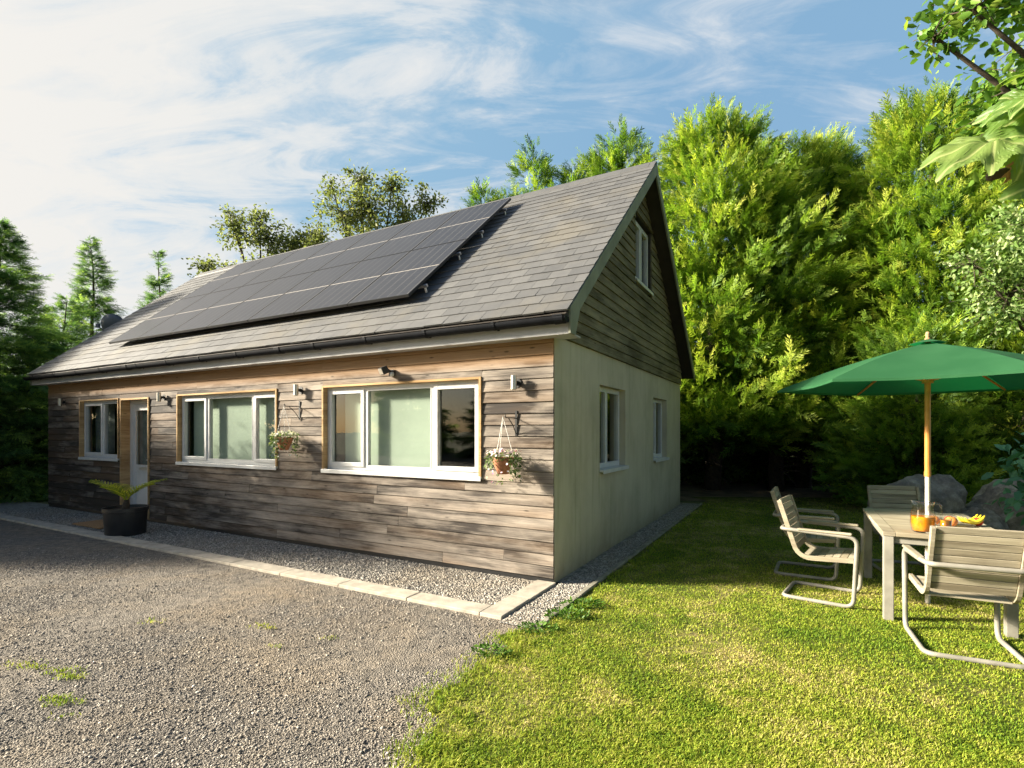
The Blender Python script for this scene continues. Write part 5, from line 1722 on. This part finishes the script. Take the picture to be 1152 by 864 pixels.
# weeds along the edging
def weed(label, loc, rad, n, hgt, ls, seed, m):
    r = np.random.default_rng(seed)
    t = thing('weed', label, 'weed', loc, 0, 'weeds along the lawn edging')
    a = r.uniform(0, 6.28, n); q = rad * np.sqrt(r.uniform(0, 1, n))
    T = np.stack([q * np.cos(a) * 1.5, q * np.sin(a), hgt * r.uniform(0.2, 1, n) * (1 - 0.6 * q / rad)], 1)
    d = np.stack([np.cos(a), np.sin(a), r.uniform(0.0, 0.9, n)], 1) + r.normal(0, 0.4, (n, 3))
    B = basis(d, r.normal(0, 0.3, (n, 3)) + [0, 0, 1]) * (ls * r.uniform(0.6, 1.3, n))[:, None, None]
    inst_mesh('leaves', LV, LF, B, T, r.uniform(0, 1, n), m, t)
    b = MB()
    for i in range(0, n, 6): b.tube([(T[i, 0] * .4, T[i, 1] * .4, 0), tuple(T[i])], [0.003, 0.0015], n=4, cap=False)
    b.build('stems', 'weed', t)
weed('low dark green weed clump by the lawn edging nearest the house corner', H(0.52, -0.55, 0.01), 0.13, 240, 0.07, 0.032, 81, 'weed')
weed('dark green broad leaved weed clump halfway along the edging', H(0.50, -0.86, 0.01), 0.13, 240, 0.07, 0.032, 82, 'weed')
weed('weed clump where the edging meets the drive', H(0.42, -1.25, 0.01), 0.11, 180, 0.06, 0.03, 83, 'weed')
weed('small weed clump at the ragged grass edge of the drive', (-0.15, 3.72, 0.01), 0.10, 170, 0.06, 0.028, 84, 'weed')

# ------------------------------------------------------------------ overhanging sycamore branch close to the camera
def syc_leaf():
    """lobed leaf outline, length 1 along +x from the stalk; fan mesh with midrib strength per vertex"""
    tips = [(-165, 0.22), (-140, 0.34), (-112, 0.55), (-84, 0.80), (-70, 0.66), (-58, 0.62), (-46, 0.88), (-38, 0.98), (-26, 0.78), (-14, 0.80), (0, 1.10)]
    pts = []
    for (a, q) in tips: pts.append((a, q))
    for (a, q) in reversed(tips[:-1]): pts.append((-a, q))
    dense = []
    for i in range(len(pts) - 1):
        (a0, q0), (a1, q1) = pts[i], pts[i + 1]
        for k in range(6):
            s = k / 6
            jag = (0.028 if k % 2 else -0.018) * (0.6 + 0.4 * math.sin(i * 5 + k * 2.3))
            dense.append((a0 + (a1 - a0) * s, q0 + (q1 - q0) * s + jag))
    dense.append(pts[-1])
    v = [(0, 0, 0)]; rib = [1.0]
    n = len(dense)
    mains = [0, 84, -84, 38, -38]
    rings = 14
    for k in range(1, rings + 1):
        for (a, q) in dense:
            rr = q * k / rings
            x, y = rr * math.cos(R(a)), rr * math.sin(R(a))
            near = min(abs(a - mm) for mm in mains)
            up = 0.06 * math.sin(near * 0.09) * min(1, rr * 2) - 0.20 * rr * rr + 0.035 * math.sin(9 * x + 4 * y) + 0.02 * math.sin(17 * y - 6 * x)
            v.append((x * 0.62 + 0.0, y * 0.62, up * 0.62)); sec = 0.55 * max(0.0, 1 - abs(((rr - near * 0.006) * 9) % 1.0 - 0.5) * 9) * (1 if near > 2 else 0)
            rib.append(max(sec + 0.35 if sec > 0.1 else 0.0, 1 - near * rr / 4.0, 0.0))
    f = []
    for i in range(n - 1): f.append((0, 1 + i, 2 + i))
    for k in range(rings - 1):
        for i in range(n - 1):
            a = 1 + k * n + i
            f.append((a, a + n, a + n + 1, a + 1))
    return v, f, rib
SV, SF, SRIB = syc_leaf()
sy = thing('sycamore_tree', 'sycamore branch with large lobed leaves hanging into the top right corner', 'tree', (3.3, 1.25, 0))
b = MB()
b.tube([(0, 0, 0), (0.05, 0, 1.2), (-0.1, 0.02, 2.4), (0.0, 0.0, 3.8)], [0.12, 0.10, 0.085, 0.05], n=10)
br = [Vector((-0.08, 0.02, 2.2)), Vector((-0.8, 0.0, 2.50)), Vector((-1.5, 0.02, 2.40)), Vector((-1.95, 0.05, 2.28)), Vector((-2.10, 0.06, 2.24))]
b.tube(fillet(br, 0.3), 0.012, n=6)
leaves = [  # position (relative to world), stalk direction (x, y, z), normal, size, tint
    ((1.165, 1.26, 2.30), (-0.90, -0.10, -0.42), (0.30, -0.42, 0.85), 0.148, 0.62),
    ((1.245, 1.24, 2.40), (-0.65, 0.3, -0.20), (0.25, -0.55, 0.75), 0.095, 0.40),
    ((1.25, 1.25, 2.31), (-0.35, -0.1, -0.85), (-0.3, -0.85, 0.35), 0.11, 0.5),
    ((1.30, 1.24, 2.46), (-0.75, 0.2, 0.10), (0.1, -0.5, 0.85), 0.10, 0.5),
    ((1.29, 1.28, 2.40), (-0.8, 0.2, -0.45), (0.3, -0.7, 0.6), 0.12, 0.35),
    ((1.33, 1.24, 2.20), (-0.6, -0.2, -0.6), (0.1, -0.8, 0.5), 0.15, 0.4),
    ((1.42, 1.25, 2.52), (-0.7, 0.1, 0.3), (0.0, -0.7, 0.7), 0.12, 0.5),
    ((1.36, 1.18, 2.02), (-0.5, 0.1, -0.8), (0.3, -0.8, 0.4), 0.15, 0.3),
    ((1.55, 1.3, 2.45), (-0.2, 0.1, -0.9), (0.3, -0.8, 0.4), 0.18, 0.6),
    ((1.5, 1.22, 2.30), (-0.5, 0.3, -0.7), (0.1, -0.8, 0.6), 0.18, 0.5),
]
base_w = Vector((3.3, 1.25, 0))
for (p, d, nrm, sz, tn) in leaves:
    P_ = Vector(p) - base_w
    # twig end nearest on the branch
    q = min((Vector(c) for c in fillet(br, 0.3, k=12)), key=lambda c: (c - P_).length)
    b.tube([q, (q + P_) / 2 + Vector((0, 0, -0.02)), P_], [0.004, 0.0025, 0.002], n=5, cap=False)
b.build('trunk', 'bark', sy, smooth=True)
for i, (p, d, nrm, sz, tn) in enumerate(leaves):
    d = Vector(d).normalized(); z_ = Vector(nrm); z_ = (z_ - d * z_.dot(d)).normalized(); y_ = z_.cross(d)
    sc = sz / 0.62
    mx = Matrix((d * sc, y_ * sc, z_ * sc)).transposed()
    lb = MB(); lb.add([mx @ Vector(v) for v in SV], SF, tn)
    o = lb.build('leaf', 'sycamore', sy, smooth=True, loc=Vector(p) - base_w)
    a = o.data.attributes.new('rib', 'FLOAT', 'POINT'); a.data.foreach_set('value', np.array(SRIB, dtype=np.float32))
# a withered leaf and keys on the same twig
wl = MB()
d = Vector((-0.3, 0.1, -0.9)).normalized(); z_ = Vector((0.4, -0.9, 0)).normalized(); y_ = z_.cross(d)
mx = Matrix((d * 0.060, y_ * 0.036, z_ * 0.08)).transposed()
wl.add([mx @ Vector(v) for v in SV], SF, 0.6)
wl.build('withered_leaf', 'dead_leaf', sy, smooth=True, loc=Vector((1.215, 1.26, 2.24)) - base_w)
